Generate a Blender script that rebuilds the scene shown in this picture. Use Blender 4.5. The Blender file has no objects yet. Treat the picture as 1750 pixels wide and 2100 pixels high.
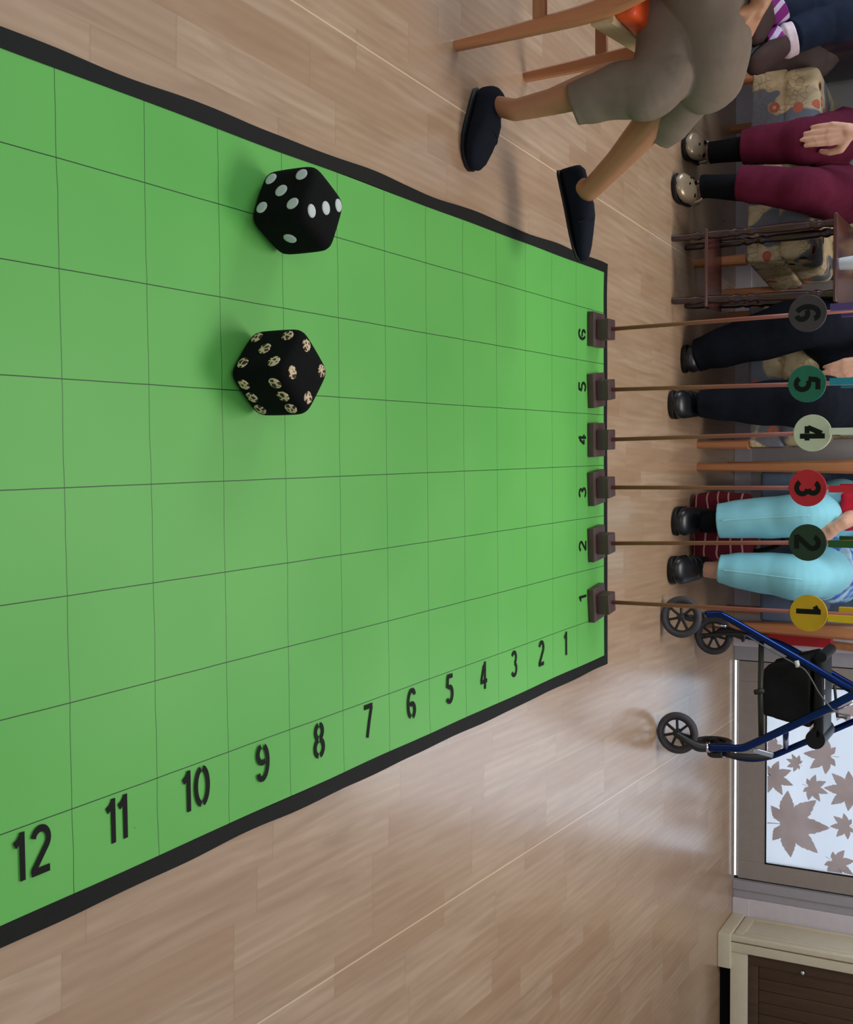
import bpy, bmesh, math, random
from mathutils import Vector as V, Matrix, noise
random.seed(7)
PI = math.pi
SC = bpy.context.scene
# ------------------------------------------------------------------ camera
CAM = V((-0.04696, -3.26881, 1.26821))
RT = V((0.998687, -0.048624, 0.016147))      # right of the upright view
DN = V((-0.008849, -0.474124, -0.880413))    # down
FW = V((0.050465, 0.879114, -0.473932))      # forward
FPX = 2450.0
cd = bpy.data.cameras.new('camera'); cam = bpy.data.objects.new('camera', cd)
SC.collection.objects.link(cam); SC.camera = cam
X = -DN; Y = -RT; Z = -FW
cam.matrix_world = Matrix(((X.x, Y.x, Z.x, CAM.x), (X.y, Y.y, Z.y, CAM.y), (X.z, Y.z, Z.z, CAM.z), (0, 0, 0, 1)))
cd.sensor_width = 36; cd.lens = 36 * FPX / 2100; cd.clip_start = 0.02

def at(x, y, Yw):
    d = RT * ((y - 1050) / FPX) + DN * ((1750 - x - 875) / FPX) + FW
    return CAM + d * ((Yw - CAM.y) / d.y)
# ------------------------------------------------------------------ world and light
wd = bpy.data.worlds.new('world'); SC.world = wd; wd.use_nodes = True
wd.node_tree.nodes['Background'].inputs[0].default_value = (0.86, 0.93, 1.0, 1)
wd.node_tree.nodes['Background'].inputs[1].default_value = 0.33

def area(name, loc, aim, sx, sy, power, col):
    l = bpy.data.lights.new(name, 'AREA'); l.shape = 'RECTANGLE'; l.size = sx; l.size_y = sy
    l.energy = power; l.color = col
    o = bpy.data.objects.new(name, l); SC.collection.objects.link(o); o.location = loc
    o.rotation_euler = (V(aim) - V(loc)).to_track_quat('-Z', 'Y').to_euler()
    return o
area('ceiling_lamp_light', (0.15, 0.25, 2.7), (0.1, -0.4, 0), 1.3, 1.0, 46, (1.0, 0.93, 0.84))
area('left_window_daylight', (-3.6, 0.4, 1.7), (0.2, 0.5, 0.2), 1.8, 1.3, 66, (0.80, 0.92, 1.0))
area('front_fill_light', (-0.3, -3.6, 2.3), (1.3, 1.2, 0.3), 1.6, 1.2, 20, (1.0, 0.97, 0.93))  # added fill from behind the camera, lifts cabinet front and turquoise legs
area('sky_daylight', (1.5, 2.75, 2.0), (0.5, -0.6, 0.0), 1.5, 1.3, 2, (0.80, 0.90, 1.0))
area('garden_daylight', (1.35, 3.2, 1.35), (1.35, 1.9, 0.6), 2.4, 2.5, 68, (0.86, 0.93, 1.0))
SC.view_settings.view_transform = 'Standard'; SC.view_settings.look = 'None'
SC.view_settings.exposure = 0.0; SC.view_settings.gamma = 1.0; SC.view_settings.use_curve_mapping = False

# ------------------------------------------------------------------ materials
def s2l(c):
    return tuple(((v / 255) / 12.92 if v / 255 <= 0.04045 else ((v / 255 + 0.055) / 1.055) ** 2.4) for v in c) + (1,)

class NT:
    def __init__(s, name, rough=0.6, spec=0.5, metal=0.0):
        s.m = bpy.data.materials.new(name); s.m.use_nodes = True
        s.t = s.m.node_tree; s.b = s.t.nodes['Principled BSDF']
        s.b.inputs['Roughness'].default_value = rough
        s.b.inputs['Specular IOR Level'].default_value = spec
        s.b.inputs['Metallic'].default_value = metal
        s._co = None
    def n(s, typ, **kw):
        nd = s.t.nodes.new(typ)
        for k, v in kw.items(): setattr(nd, k, v)
        return nd
    def l(s, a, b): s.t.links.new(a, b)
    def co(s, scale=(1, 1, 1), rot=0.0):
        if s._co is None: s._co = s.n('ShaderNodeTexCoord')
        mp = s.n('ShaderNodeMapping'); mp.inputs['Scale'].default_value = scale
        mp.inputs['Rotation'].default_value = (0, 0, rot)
        s.l(s._co.outputs['Object'], mp.inputs[0]); return mp.outputs[0]
    def noise(s, vec, scale, detail=3, rough=0.5, dist=0.0):
        nd = s.n('ShaderNodeTexNoise'); nd.inputs['Scale'].default_value = scale
        nd.inputs['Detail'].default_value = detail; nd.inputs['Roughness'].default_value = rough
        nd.inputs['Distortion'].default_value = dist
        s.l(vec, nd.inputs['Vector']); return nd.outputs['Fac']
    def ramp(s, fac, stops, const=False):
        nd = s.n('ShaderNodeValToRGB'); cr = nd.color_ramp
        if const: cr.interpolation = 'CONSTANT'
        cr.elements[0].position, cr.elements[0].color = stops[0]
        cr.elements[1].position, cr.elements[1].color = stops[-1]
        for p, c in stops[1:-1]:
            e = cr.elements.new(p); e.color = c
        s.l(fac, nd.inputs[0]); return nd.outputs[0]
    def mix(s, fac, a, b, mode='MIX'):
        nd = s.n('ShaderNodeMix', data_type='RGBA', blend_type=mode)
        for sock, v in ((nd.inputs[0], fac), (nd.inputs[6], a), (nd.inputs[7], b)):
            if isinstance(v, bpy.types.NodeSocket): s.l(v, sock)
            else: sock.default_value = v
        return nd.outputs[2]
    def math(s, op, a, b=0.0, c=0.0):
        nd = s.n('ShaderNodeMath', operation=op)
        for i, v in enumerate((a, b, c)):
            if isinstance(v, bpy.types.NodeSocket): s.l(v, nd.inputs[i])
            else: nd.inputs[i].default_value = v
        return nd.outputs[0]
    def color(s, v):
        if isinstance(v, bpy.types.NodeSocket): s.l(v, s.b.inputs['Base Color'])
        else: s.b.inputs['Base Color'].default_value = v
        return s
    def bump(s, h, strength=0.2, dist=0.002):
        nd = s.n('ShaderNodeBump'); nd.inputs['Strength'].default_value = strength
        nd.inputs['Distance'].default_value = dist
        s.l(h, nd.inputs['Height']); s.l(nd.outputs[0], s.b.inputs['Normal']); return s

def plain(name, rgb, rough=0.6, spec=0.4, metal=0.0, var=0.12, vs=30, bump=0.0, sheen=0.0):
    k = NT(name, rough, spec, metal); c = s2l(rgb)
    v = k.noise(k.co(), vs, 4)
    d = tuple(x * (1 - var) for x in c[:3]) + (1,); u = tuple(min(1, x * (1 + var)) for x in c[:3]) + (1,)
    k.color(k.ramp(v, [(0.3, d), (0.7, u)]))
    if bump: k.bump(k.noise(k.co(), vs * 8, 3), bump)
    if sheen: k.b.inputs['Sheen Weight'].default_value = sheen
    return k.m

def wood(name, dark, light, rough=0.45, axis='z', scale=1.0, spec=0.5):
    k = NT(name, rough, spec)
    sc = {'z': (22, 22, 1.6), 'x': (1.6, 22, 22), 'y': (22, 1.6, 22)}[axis]
    n1 = k.noise(k.co(tuple(a * scale for a in sc)), 1.6, 5, 0.6, 0.6)
    n2 = k.noise(k.co(tuple(a * scale * 5 for a in sc)), 2.0, 3)
    f = k.math('ADD', k.math('MULTIPLY', n1, 0.75), k.math('MULTIPLY', n2, 0.25))
    k.color(k.ramp(f, [(0.3, s2l(dark)), (0.7, s2l(light))]))
    return k.m

def mat_floor():
    k = NT('floor_vinyl', 0.42, 0.6); k.b.inputs['Coat Weight'].default_value = 0.45; k.b.inputs['Coat Roughness'].default_value = 0.2; k.b.inputs['Coat IOR'].default_value = 1.6
    v = k.co((1, 1, 1), 0.043)
    sep = k.n('ShaderNodeSeparateXYZ'); k.l(v, sep.inputs[0])
    px, py = sep.outputs[0], sep.outputs[1]
    colf = k.math('DIVIDE', px, 0.084); col = k.math('FLOOR', colf)
    wn = k.n('ShaderNodeTexWhiteNoise', noise_dimensions='1D'); k.l(col, wn.inputs['W'])
    rowf = k.math('DIVIDE', k.math('ADD', py, k.math('MULTIPLY', wn.outputs[0], 3.0)), 0.47); row = k.math('FLOOR', rowf)
    cx = k.n('ShaderNodeCombineXYZ'); k.l(col, cx.inputs[0]); k.l(row, cx.inputs[1])
    w2 = k.n('ShaderNodeTexWhiteNoise', noise_dimensions='2D'); k.l(cx.outputs[0], w2.inputs['Vector'])
    tone = w2.outputs[0]
    # grain, offset per strip
    off = k.n('ShaderNodeCombineXYZ'); k.l(k.math('MULTIPLY', tone, 37.0), off.inputs[2])
    gx = k.n('ShaderNodeCombineXYZ'); k.l(k.math('MULTIPLY', px, 16.0), gx.inputs[0]); k.l(k.math('MULTIPLY', py, 1.7), gx.inputs[1])
    k.l(k.math('MULTIPLY', tone, 37.0), gx.inputs[2])
    g1 = k.noise(gx.outputs[0], 1.3, 4, 0.55, 1.2)
    wv = k.n('ShaderNodeTexWave', wave_type='BANDS', bands_direction='X'); k.l(gx.outputs[0], wv.inputs[0])
    wv.inputs['Scale'].default_value = 0.9; wv.inputs['Distortion'].default_value = 9; wv.inputs['Detail'].default_value = 2.5
    wv.inputs['Detail Scale'].default_value = 0.55
    fx = k.n('ShaderNodeCombineXYZ'); k.l(k.math('MULTIPLY', px, 180.0), fx.inputs[0]); k.l(k.math('MULTIPLY', py, 6.0), fx.inputs[1])
    g2 = k.noise(fx.outputs[0], 1.0, 2)
    base = k.ramp(g1, [(0.25, s2l((162, 134, 110))), (0.5, s2l((184, 156, 130))), (0.75, s2l((198, 172, 147)))])
    c = k.mix(k.math('MULTIPLY', wv.outputs[1], 0.22), base, s2l((148, 118, 94)))
    c = k.mix(k.math('MULTIPLY', g2, 0.22), c, s2l((150, 122, 98)))
    c = k.mix(k.math('MULTIPLY', tone, 0.55), c, s2l((162, 126, 96)))
    # thin joints
    fr = k.math('FRACT', colf); e1 = k.math('LESS_THAN', k.math('ABSOLUTE', k.math('SUBTRACT', fr, 0.5)), 0.49)
    c = k.mix(k.math('MULTIPLY', k.math('SUBTRACT', 1.0, e1), 0.12), c, s2l((125, 100, 80)))
    fr2 = k.math('FRACT', rowf); e2 = k.math('GREATER_THAN', k.math('ABSOLUTE', k.math('SUBTRACT', fr2, 0.5)), 0.496)
    c = k.mix(k.math('MULTIPLY', e2, 0.2), c, s2l((125, 100, 80)))
    # pale welded seams, sheets 1.86 m wide
    sm = k.math('FRACT', k.math('ADD', k.math('DIVIDE', k.math('ADD', px, 0.812), 1.855), 0.5))
    se = k.math('LESS_THAN', k.math('ABSOLUTE', k.math('SUBTRACT', sm, 0.5)), 0.0009)
    c = k.mix(k.math('MULTIPLY', se, 0.75), c, s2l((226, 205, 170)))
    k.color(c)
    k.bump(g2, 0.05, 0.001)
    r = k.math('MULTIPLY_ADD', g1, 0.14, 0.24); k.l(r, k.b.inputs['Roughness'])
    return k.m

def mat_green():
    k = NT('green_vinyl', 0.5, 0.4)
    c0 = k.noise(k.co((1.2, 1.2, 1)), 2.0, 2)
    base = k.ramp(c0, [(0.3, s2l((92, 176, 78))), (0.7, s2l((102, 184, 86)))])
    wob = k.noise(k.co((9, 9, 1)), 1.0, 2)
    w = k.math('MULTIPLY', k.math('SUBTRACT', wob, 0.5), 0.012)
    sep = k.n('ShaderNodeSeparateXYZ'); k.l(k.co(), sep.inputs[0])
    px, py = sep.outputs[0], sep.outputs[1]
    # lengthwise lane lines every 0.155
    lx = k.math('DIVIDE', k.math('ADD', px, k.math('MULTIPLY', w, 0.12)), 0.155)
    dx = k.math('ABSOLUTE', k.math('SUBTRACT', lx, k.math('ROUND', lx)))
    inx = k.math('LESS_THAN', k.math('ABSOLUTE', px), 0.47)
    a = k.math('MULTIPLY', k.math('LESS_THAN', dx, 0.0052), inx)
    ly = k.math('DIVIDE', k.math('ADD', py, k.math('MULTIPLY', w, 0.55)), 0.183)
    dy = k.math('ABSOLUTE', k.math('SUBTRACT', ly, k.math('ROUND', ly)))
    iny = k.math('LESS_THAN', py, 0.1)
    b = k.math('MULTIPLY', k.math('LESS_THAN', dy, 0.0044), iny)
    ink = k.math('MAXIMUM', a, k.math('MULTIPLY', b, 0.8))
    # tiny scuffs
    vo = k.n('ShaderNodeTexVoronoi'); vo.inputs['Scale'].default_value = 5.5; k.l(k.co((1, 0.45, 1)), vo.inputs['Vector'])
    sc = k.math('LESS_THAN', vo.outputs['Distance'], 0.008)
    ink = k.math('MAXIMUM', ink, k.math('MULTIPLY', sc, 0.5))
    k.color(k.mix(ink, base, s2l((20, 62, 22))))
    k.bump(k.noise(k.co((0.7, 5.0, 1)), 1.0, 1), 0.25, 0.012)
    return k.m

def mat_floral():
    k = NT('floral_fabric', 0.9, 0.15)
    v = k.co()
    n1 = k.noise(v, 7.0, 2, 0.5, 0.4); n2 = k.noise(k.co((1.3, 1.1, 0.9)), 11.0, 3, 0.5, 1.0)
    base = k.ramp(n2, [(0.35, s2l((222, 202, 166))), (0.65, s2l((178, 162, 134)))])
    c = k.mix(k.ramp(n1, [(0.50, (0, 0, 0, 1)), (0.54, (1, 1, 1, 1))]), base, s2l((112, 118, 132)))
    vo = k.n('ShaderNodeTexVoronoi', feature='DISTANCE_TO_EDGE'); vo.inputs['Scale'].default_value = 42; k.l(v, vo.inputs['Vector'])
    hx = k.math('LESS_THAN', vo.outputs['Distance'], 0.05)
    reg = k.ramp(k.noise(k.co((1, 1, 1.7)), 6.0, 1), [(0.46, (0, 0, 0, 1)), (0.5, (1, 1, 1, 1))])
    c = k.mix(k.math('MULTIPLY', hx, k.math('MULTIPLY', reg, 0.55)), c, s2l((120, 98, 72)))
    vf = k.n('ShaderNodeTexVoronoi'); vf.inputs['Scale'].default_value = 13; k.l(v, vf.inputs['Vector'])
    d = vf.outputs['Distance']
    fl = k.math('MULTIPLY', k.math('LESS_THAN', d, 0.26), k.math('GREATER_THAN', d, 0.09))
    pick = k.n('ShaderNodeSeparateColor'); k.l(vf.outputs['Color'], pick.inputs[0])
    c = k.mix(k.math('MULTIPLY', fl, k.math('GREATER_THAN', pick.outputs[0], 0.55)), c, s2l((186, 104, 84)))
    c = k.mix(k.math('MULTIPLY', k.math('LESS_THAN', d, 0.2), k.math('LESS_THAN', pick.outputs[1], 0.2)), c, s2l((62, 52, 48)))
    k.color(c); return k.m

def mat_spot():
    k = NT('giraffe_print_felt', 0.8, 0.2)
    vo = k.n('ShaderNodeTexVoronoi', feature='DISTANCE_TO_EDGE'); vo.inputs['Scale'].default_value = 105
    k.l(k.co(), vo.inputs['Vector'])
    k.color(k.ramp(vo.outputs['Distance'], [(0.10, s2l((214, 192, 158))), (0.16, s2l((70, 52, 40)))]))
    return k.m

def mat_stripes(name, base, line, scale, direction='X', dist=2.0, width=0.86, rough=0.85):
    k = NT(name, rough, 0.2)
    w = k.n('ShaderNodeTexWave', wave_type='BANDS', bands_direction=direction)
    w.inputs['Scale'].default_value = scale; w.inputs['Distortion'].default_value = dist; w.inputs['Detail'].default_value = 1
    w.inputs['Detail Scale'].default_value = 1.2
    k.l(k.co(), w.inputs[0])
    k.color(k.ramp(w.outputs[1], [(width, s2l(base)), (min(0.999, width + 0.05), s2l(line))])); return k.m

def mat_plaid():
    k = NT('plaid_cotton', 0.85, 0.2)
    out = s2l((120, 180, 220))
    for d, sc, c in (('X', 5.5, (70, 100, 190)), ('Z', 5, (60, 90, 185)), ('X', 11, (50, 70, 150)), ('Y', 6, (200, 225, 240))):
        w = k.n('ShaderNodeTexWave', wave_type='BANDS', bands_direction=d); w.inputs['Scale'].default_value = sc
        w.inputs['Distortion'].default_value = 1.0
        k.l(k.co(), w.inputs[0])
        out = k.mix(k.math('MULTIPLY', k.math('GREATER_THAN', w.outputs[1], 0.72), 0.6), out, s2l(c))
    k.color(out); return k.m

def mat_glass_film():
    k = NT('frosted_film', 0.5, 0.3); t = k.t
    tr = k.n('ShaderNodeBsdfTranslucent'); tr.inputs[0].default_value = (0.86, 0.9, 0.96, 1)
    df = k.n('ShaderNodeBsdfDiffuse'); df.inputs[0].default_value = (0.75, 0.78, 0.82, 1)
    rf = k.n('ShaderNodeBsdfRefraction'); rf.inputs['IOR'].default_value = 1.03; rf.inputs['Roughness'].default_value = 0.75; rf.inputs[0].default_value = (0.9, 0.94, 1, 1)
    m0 = k.n('ShaderNodeMixShader'); m0.inputs[0].default_value = 0.55
    k.l(tr.outputs[0], m0.inputs[1]); k.l(rf.outputs[0], m0.inputs[2])
    mx = k.n('ShaderNodeMixShader'); mx.inputs[0].default_value = 0.25
    k.l(m0.outputs[0], mx.inputs[1]); k.l(df.outputs[0], mx.inputs[2])
    k.l(mx.outputs[0], t.nodes['Material Output'].inputs[0]); return k.m

def mat_clear():
    k = NT('clear_window_glass', 0.02, 0.5); t = k.t
    tr = k.n('ShaderNodeBsdfTransparent'); gl = k.n('ShaderNodeBsdfGlossy'); gl.inputs['Roughness'].default_value = 0.02
    fr = k.n('ShaderNodeFresnel'); mx = k.n('ShaderNodeMixShader')
    k.l(fr.outputs[0], mx.inputs[0]); k.l(tr.outputs[0], mx.inputs[1]); k.l(gl.outputs[0], mx.inputs[2])
    k.l(mx.outputs[0], t.nodes['Material Output'].inputs[0]); return k.m

def mat_leaf():
    k = NT('clear_leaf_cutout', 0.5, 0.3); t = k.t
    n = k.noise(k.co(), 9, 2)
    c = k.ramp(n, [(0.3, s2l((176, 156, 148))), (0.7, s2l((192, 174, 168)))])
    tr = k.n('ShaderNodeBsdfTranslucent'); k.l(c, tr.inputs[0])
    df = k.n('ShaderNodeBsdfDiffuse'); k.l(c, df.inputs[0])
    mx = k.n('ShaderNodeMixShader'); mx.inputs[0].default_value = 0.55
    k.l(tr.outputs[0], mx.inputs[1]); k.l(df.outputs[0], mx.inputs[2])
    k.l(mx.outputs[0], t.nodes['Material Output'].inputs[0]); return k.m

M = {}
M['floor'] = mat_floor(); M['green'] = mat_green(); M['floral'] = mat_floral(); M['giraffe'] = mat_spot()
M['tape'] = plain('black_cloth_tape', (20, 20, 19), 0.7, 0.22, bump=0.2, vs=60)
M['ink'] = plain('black_paint', (15, 18, 15), 0.7, 0.2)
M['wall'] = plain('wall_paint', (196, 192, 194), 0.85, 0.2, var=0.03)
M['whitewall'] = plain('white_trim_paint', (214, 209, 220), 0.6, 0.3, var=0.03)
M['alu'] = plain('grey_brown_door_frame', (156, 146, 142), 0.45, 0.4, var=0.04)
M['alulight'] = plain('grey_door_jamb', (164, 162, 172), 0.5, 0.4, var=0.03)
M['rubber'] = plain('black_rubber_gasket', (16, 16, 18), 0.7, 0.2)
M['chrome'] = plain('bright_metal', (205, 208, 214), 0.2, 0.5, 1.0, var=0.04)
M['film'] = mat_glass_film(); M['clearglass'] = mat_clear(); M['leaf'] = mat_leaf()
M['cream'] = plain('cream_gloss_paint', (212, 203, 180), 0.4, 0.45, var=0.03)
M['brownpanel'] = wood('dark_brown_boards', (60, 42, 28), (82, 60, 42), 0.55)
M['recess'] = plain('recess_shade', (12, 12, 12), 0.9, 0.1)  # near-black colour standing in for shade inside gaps and holes
M['feltblack'] = plain('black_felt', (14, 15, 15), 0.9, 0.12, bump=0.3, vs=80)
M['feltwhite'] = plain('white_felt', (196, 204, 202), 0.85, 0.2, var=0.04)
M['mahog'] = wood('dark_mahogany_stain', (66, 46, 46), (92, 68, 68), 0.42, 'x')
M['pole'] = wood('red_brown_dowel', (132, 70, 58), (166, 96, 82), 0.35)
M['oak'] = wood('orange_beech', (168, 108, 70), (194, 132, 90), 0.4)
M['oakx'] = wood('orange_beech_rail', (150, 98, 62), (176, 120, 82), 0.4, 'x')
M['oakpale'] = wood('pale_beech_rail', (176, 152, 116), (198, 174, 138), 0.5, 'y')
M['orange'] = plain('orange_vinyl_seat', (216, 78, 30), 0.45, 0.4)
M['table'] = wood('dark_mahogany_polish', (34, 16, 17), (54, 26, 26), 0.2, 'z', spec=0.8)
M['tabletop'] = wood('polished_mahogany_top', (62, 30, 30), (88, 48, 46), 0.16, 'x', spec=0.9)
M['skin'] = plain('skin_light', (206, 160, 138), 0.55, 0.35, var=0.06, vs=25)
M['skintan'] = plain('stockinged_skin', (168, 118, 86), 0.5, 0.35, var=0.05, vs=18)
M['beige'] = plain('beige_wool_trousers', (118, 104, 92), 0.85, 0.2, var=0.05, bump=0.1, vs=40)
M['navysuede'] = plain('navy_suede', (16, 20, 32), 0.85, 0.15, bump=0.1)
M['solebk'] = plain('black_sole', (18, 18, 20), 0.6, 0.3)
M['maroon'] = plain('maroon_jersey', (88, 25, 48), 0.9, 0.12, var=0.1)
M['blackcloth'] = plain('black_trousers', (20, 24, 34), 0.9, 0.12, var=0.15)
M['navycloth'] = plain('navy_jersey', (26, 34, 52), 0.88, 0.15, var=0.15)
M['cyan'] = plain('pale_turquoise_cotton', (136, 204, 222), 0.85, 0.2, var=0.03)
M['creaselight'] = plain('turquoise_crease_highlight', (158, 218, 232), 0.85, 0.2, var=0.03)  # paler turquoise, light along the crease put into the colour
M['sock'] = plain('black_sock', (16, 18, 22), 0.9, 0.1)
M['bronze'] = plain('bronze_patent_leather', (150, 132, 110), 0.28, 0.6, 0.35, var=0.05)
M['shoeblack'] = plain('black_leather', (18, 19, 24), 0.35, 0.5)
M['greytop'] = plain('grey_marl_cotton', (120, 124, 124), 0.9, 0.15)
M['purple'] = mat_stripes('purple_striped_knit', (126, 42, 118), (196, 180, 210), 7, 'DIAGONAL', 0.5, 0.75)
M['whitefleece'] = plain('white_fleece_cuff', (206, 186, 196), 0.9, 0.1)
M['brownboot'] = plain('brown_suede', (62, 46, 44), 0.85, 0.15)
M['browntrouser'] = plain('brown_wool_cloth', (84, 72, 70), 0.9, 0.1)
M['leather'] = plain('dark_plum_leather', (44, 34, 44), 0.3, 0.55, var=0.15, bump=0.15, vs=20)
M['plaid'] = mat_plaid()
M['bag'] = mat_stripes('maroon_striped_knit', (104, 32, 46), (206, 156, 150), 7.0, 'Z', 3.0, 0.93)
M['bluegrey'] = plain('blue_grey_upholstery', (92, 106, 130), 0.9, 0.15)
M['red'] = plain('red_vinyl', (168, 26, 34), 0.45, 0.4)
M['redcloth'] = plain('red_cloth', (190, 30, 52), 0.8, 0.2)
M['tyre'] = plain('grey_black_tyre', (62, 62, 68), 0.6, 0.35)
M['rim'] = plain('black_plastic', (26, 26, 28), 0.42, 0.5)
M['bluemetal'] = plain('metallic_blue_tube', (16, 44, 104), 0.2, 0.6, 0.8, var=0.05)
M['nylon'] = plain('black_nylon', (20, 20, 22), 0.8, 0.2, bump=0.2)
M['seatpad'] = plain('black_glossy_seat', (18, 20, 23), 0.5, 0.25)
M['olive'] = plain('dark_olive_bar', (34, 38, 32), 0.5, 0.4)
M['label'] = plain('white_print', (196, 200, 200), 0.5, 0.3)
M['cable'] = plain('grey_cable', (84, 88, 92), 0.4, 0.5)
M['cup'] = plain('white_cup', (214, 222, 234), 0.45, 0.4, var=0.02)
M['paving'] = plain('pale_paving', (170, 165, 160), 0.8, 0.2)
M['hair'] = plain('grey_hair', (150, 144, 138), 0.7, 0.3)
M['hairbrown'] = plain('brown_hair', (84, 60, 44), 0.7, 0.3)
for nm, c, h in (('1', (206, 160, 18), (232, 190, 30)), ('2', (30, 52, 36), (38, 92, 44)), ('3', (196, 26, 48), (222, 36, 60)),
                 ('4', (204, 204, 184), (226, 224, 214)), ('5', (26, 104, 84), (40, 140, 168)), ('6', (66, 55, 62), (90, 70, 132))):
    M['disc' + nm] = plain('disc_paint_' + {'1': 'yellow', '2': 'dark_green', '3': 'red', '4': 'cream', '5': 'teal', '6': 'mauve'}[nm], c, 0.5, 0.4, var=0.06)
    M['horse' + nm] = plain('horse_paint_' + {'1': 'yellow', '2': 'green', '3': 'red', '4': 'white', '5': 'blue', '6': 'violet'}[nm], h, 0.5, 0.4, var=0.05)

# ------------------------------------------------------------------ builders
def wloc(o):
    p = V((0, 0, 0))
    while o is not None: p = p + o.location; o = o.parent
    return p

def obj(name, bm, mat, parent=None, smooth=False, autos=None):
    me = bpy.data.meshes.new(name)
    if parent is not None:
        bmesh.ops.translate(bm, verts=bm.verts, vec=-wloc(parent))
    bmesh.ops.recalc_face_normals(bm, faces=bm.faces)
    for f in bm.faces: f.smooth = smooth
    if autos is not None:
        for f in bm.faces: f.smooth = True
        for e in bm.edges:
            if len(e.link_faces) == 2 and e.calc_face_angle(0) > autos: e.smooth = False
    bm.to_mesh(me); bm.free()
    me.materials.append(mat)
    o = bpy.data.objects.new(name, me); SC.collection.objects.link(o)
    if parent is not None: o.parent = parent
    return o

def thing(name, label, cat, loc=(0, 0, 0), group=None):
    o = bpy.data.objects.new(name, None); SC.collection.objects.link(o); o.location = loc
    o['label'] = label; o['category'] = cat
    if group: o['group'] = group
    o.empty_display_size = 0.05
    return o

def tag(o, label, cat, group=None):
    o['label'] = label; o['category'] = cat
    if group: o['group'] = group
    return o

def struct(o):
    o['kind'] = 'structure'; return o

def box(bm, lo, hi, bev=0.0, seg=2, rz=0.0, piv=None):
    lo = V(lo); hi = V(hi); c = (lo + hi) / 2
    r = bmesh.ops.create_cube(bm, size=1.0); vs = r['verts']
    for v in vs:
        v.co = V((v.co.x * (hi.x - lo.x), v.co.y * (hi.y - lo.y), v.co.z * (hi.z - lo.z))) + c
    if bev > 0:
        es = list({e for v in vs for e in v.link_edges})
        g = bmesh.ops.bevel(bm, geom=es, offset=bev, segments=seg, profile=0.6, affect='EDGES')
        vs = list({v for f in g['faces'] for v in f.verts} | {v for v in vs if v.is_valid})
    if rz:
        p = V(piv) if piv is not None else c
        bmesh.ops.rotate(bm, verts=[v for v in vs if v.is_valid], cent=p, matrix=Matrix.Rotation(rz, 3, 'Z'))
    return [v for v in vs if v.is_valid]

def catmull(P, n):
    if len(P) < 3: return [V(P[0]).lerp(V(P[-1]), i / n) for i in range(n + 1)], [i / n for i in range(n + 1)]
    out = []; ts = []
    m = len(P) - 1
    for i in range(n + 1):
        t = i / n * m; k = min(int(t), m - 1); u = t - k
        p0 = P[k - 1] if k > 0 else P[0] * 2 - P[1]
        p1 = P[k]; p2 = P[k + 1]
        p3 = P[k + 2] if k + 2 <= m else P[m] * 2 - P[m - 1]
        out.append(0.5 * ((2 * p1) + (p2 - p0) * u + (2 * p0 - 5 * p1 + 4 * p2 - p3) * u * u + (3 * p1 - p0 - 3 * p2 + p3) * u ** 3))
        ts.append(t)
    return out, ts

def tube(bm, pts, rad, n=None, segs=16, front=None, flat=1.0, ridge=0.0, cap=True, smooth=True, wrinkle=0.0, seed=0.0):
    """swept tube; rad float or list per control point; flat = side radius factor; ridge = pressed crease towards front"""
    P = [V(p) for p in pts]
    R = list(rad) if isinstance(rad, (list, tuple)) else [rad] * len(P)
    FL = list(flat) if isinstance(flat, (list, tuple)) else [flat] * len(P)
    if smooth and len(P) > 2:
        n = n or (len(P) - 1) * 6
        C, ts = catmull(P, n)
    else:
        C = P; ts = list(range(len(P)))
    def val(L, t):
        k = min(int(t), len(L) - 2); u = t - k; u = u * u * (3 - 2 * u)
        return L[k] * (1 - u) + L[k + 1] * u
    ref = V(front) if front is not None else None
    rings = []; prevx = None
    for i, c in enumerate(C):
        tg = (C[min(i + 1, len(C) - 1)] - C[max(i - 1, 0)]).normalized()
        if ref is None:
            ref = V((0, 0, 1)) if abs(tg.z) < 0.9 else V((1, 0, 0))
        base = prevx if (prevx is not None and front is None) else ref
        x = base - tg * base.dot(tg)
        if x.length < 1e-4: x = prevx if prevx is not None else tg.orthogonal()
        x = x.normalized(); prevx = x
        y = tg.cross(x)
        r = val(R, ts[i]) if len(R) > 1 else R[0]; fl = val(FL, ts[i]) if len(FL) > 1 else FL[0]
        ring = []
        for s in range(segs):
            a = 2 * PI * s / segs
            rr = r * (1 + ridge * max(0, math.cos(a)) ** 5)
            if wrinkle:
                q = c + x * math.cos(a) * r + y * math.sin(a) * r
                rr += wrinkle * noise.noise(V((q.x * 14 + seed, q.y * 14, q.z * 9)))
            ring.append(bm.verts.new(c + x * (math.cos(a) * rr) + y * (math.sin(a) * rr * fl)))
        rings.append(ring)
    for a, b in zip(rings, rings[1:]):
        for s in range(segs):
            bm.faces.new((a[s], a[(s + 1) % segs], b[(s + 1) % segs], b[s]))
    if cap:
        bm.faces.new(rings[0][::-1]); bm.faces.new(rings[-1])
    return rings

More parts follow.
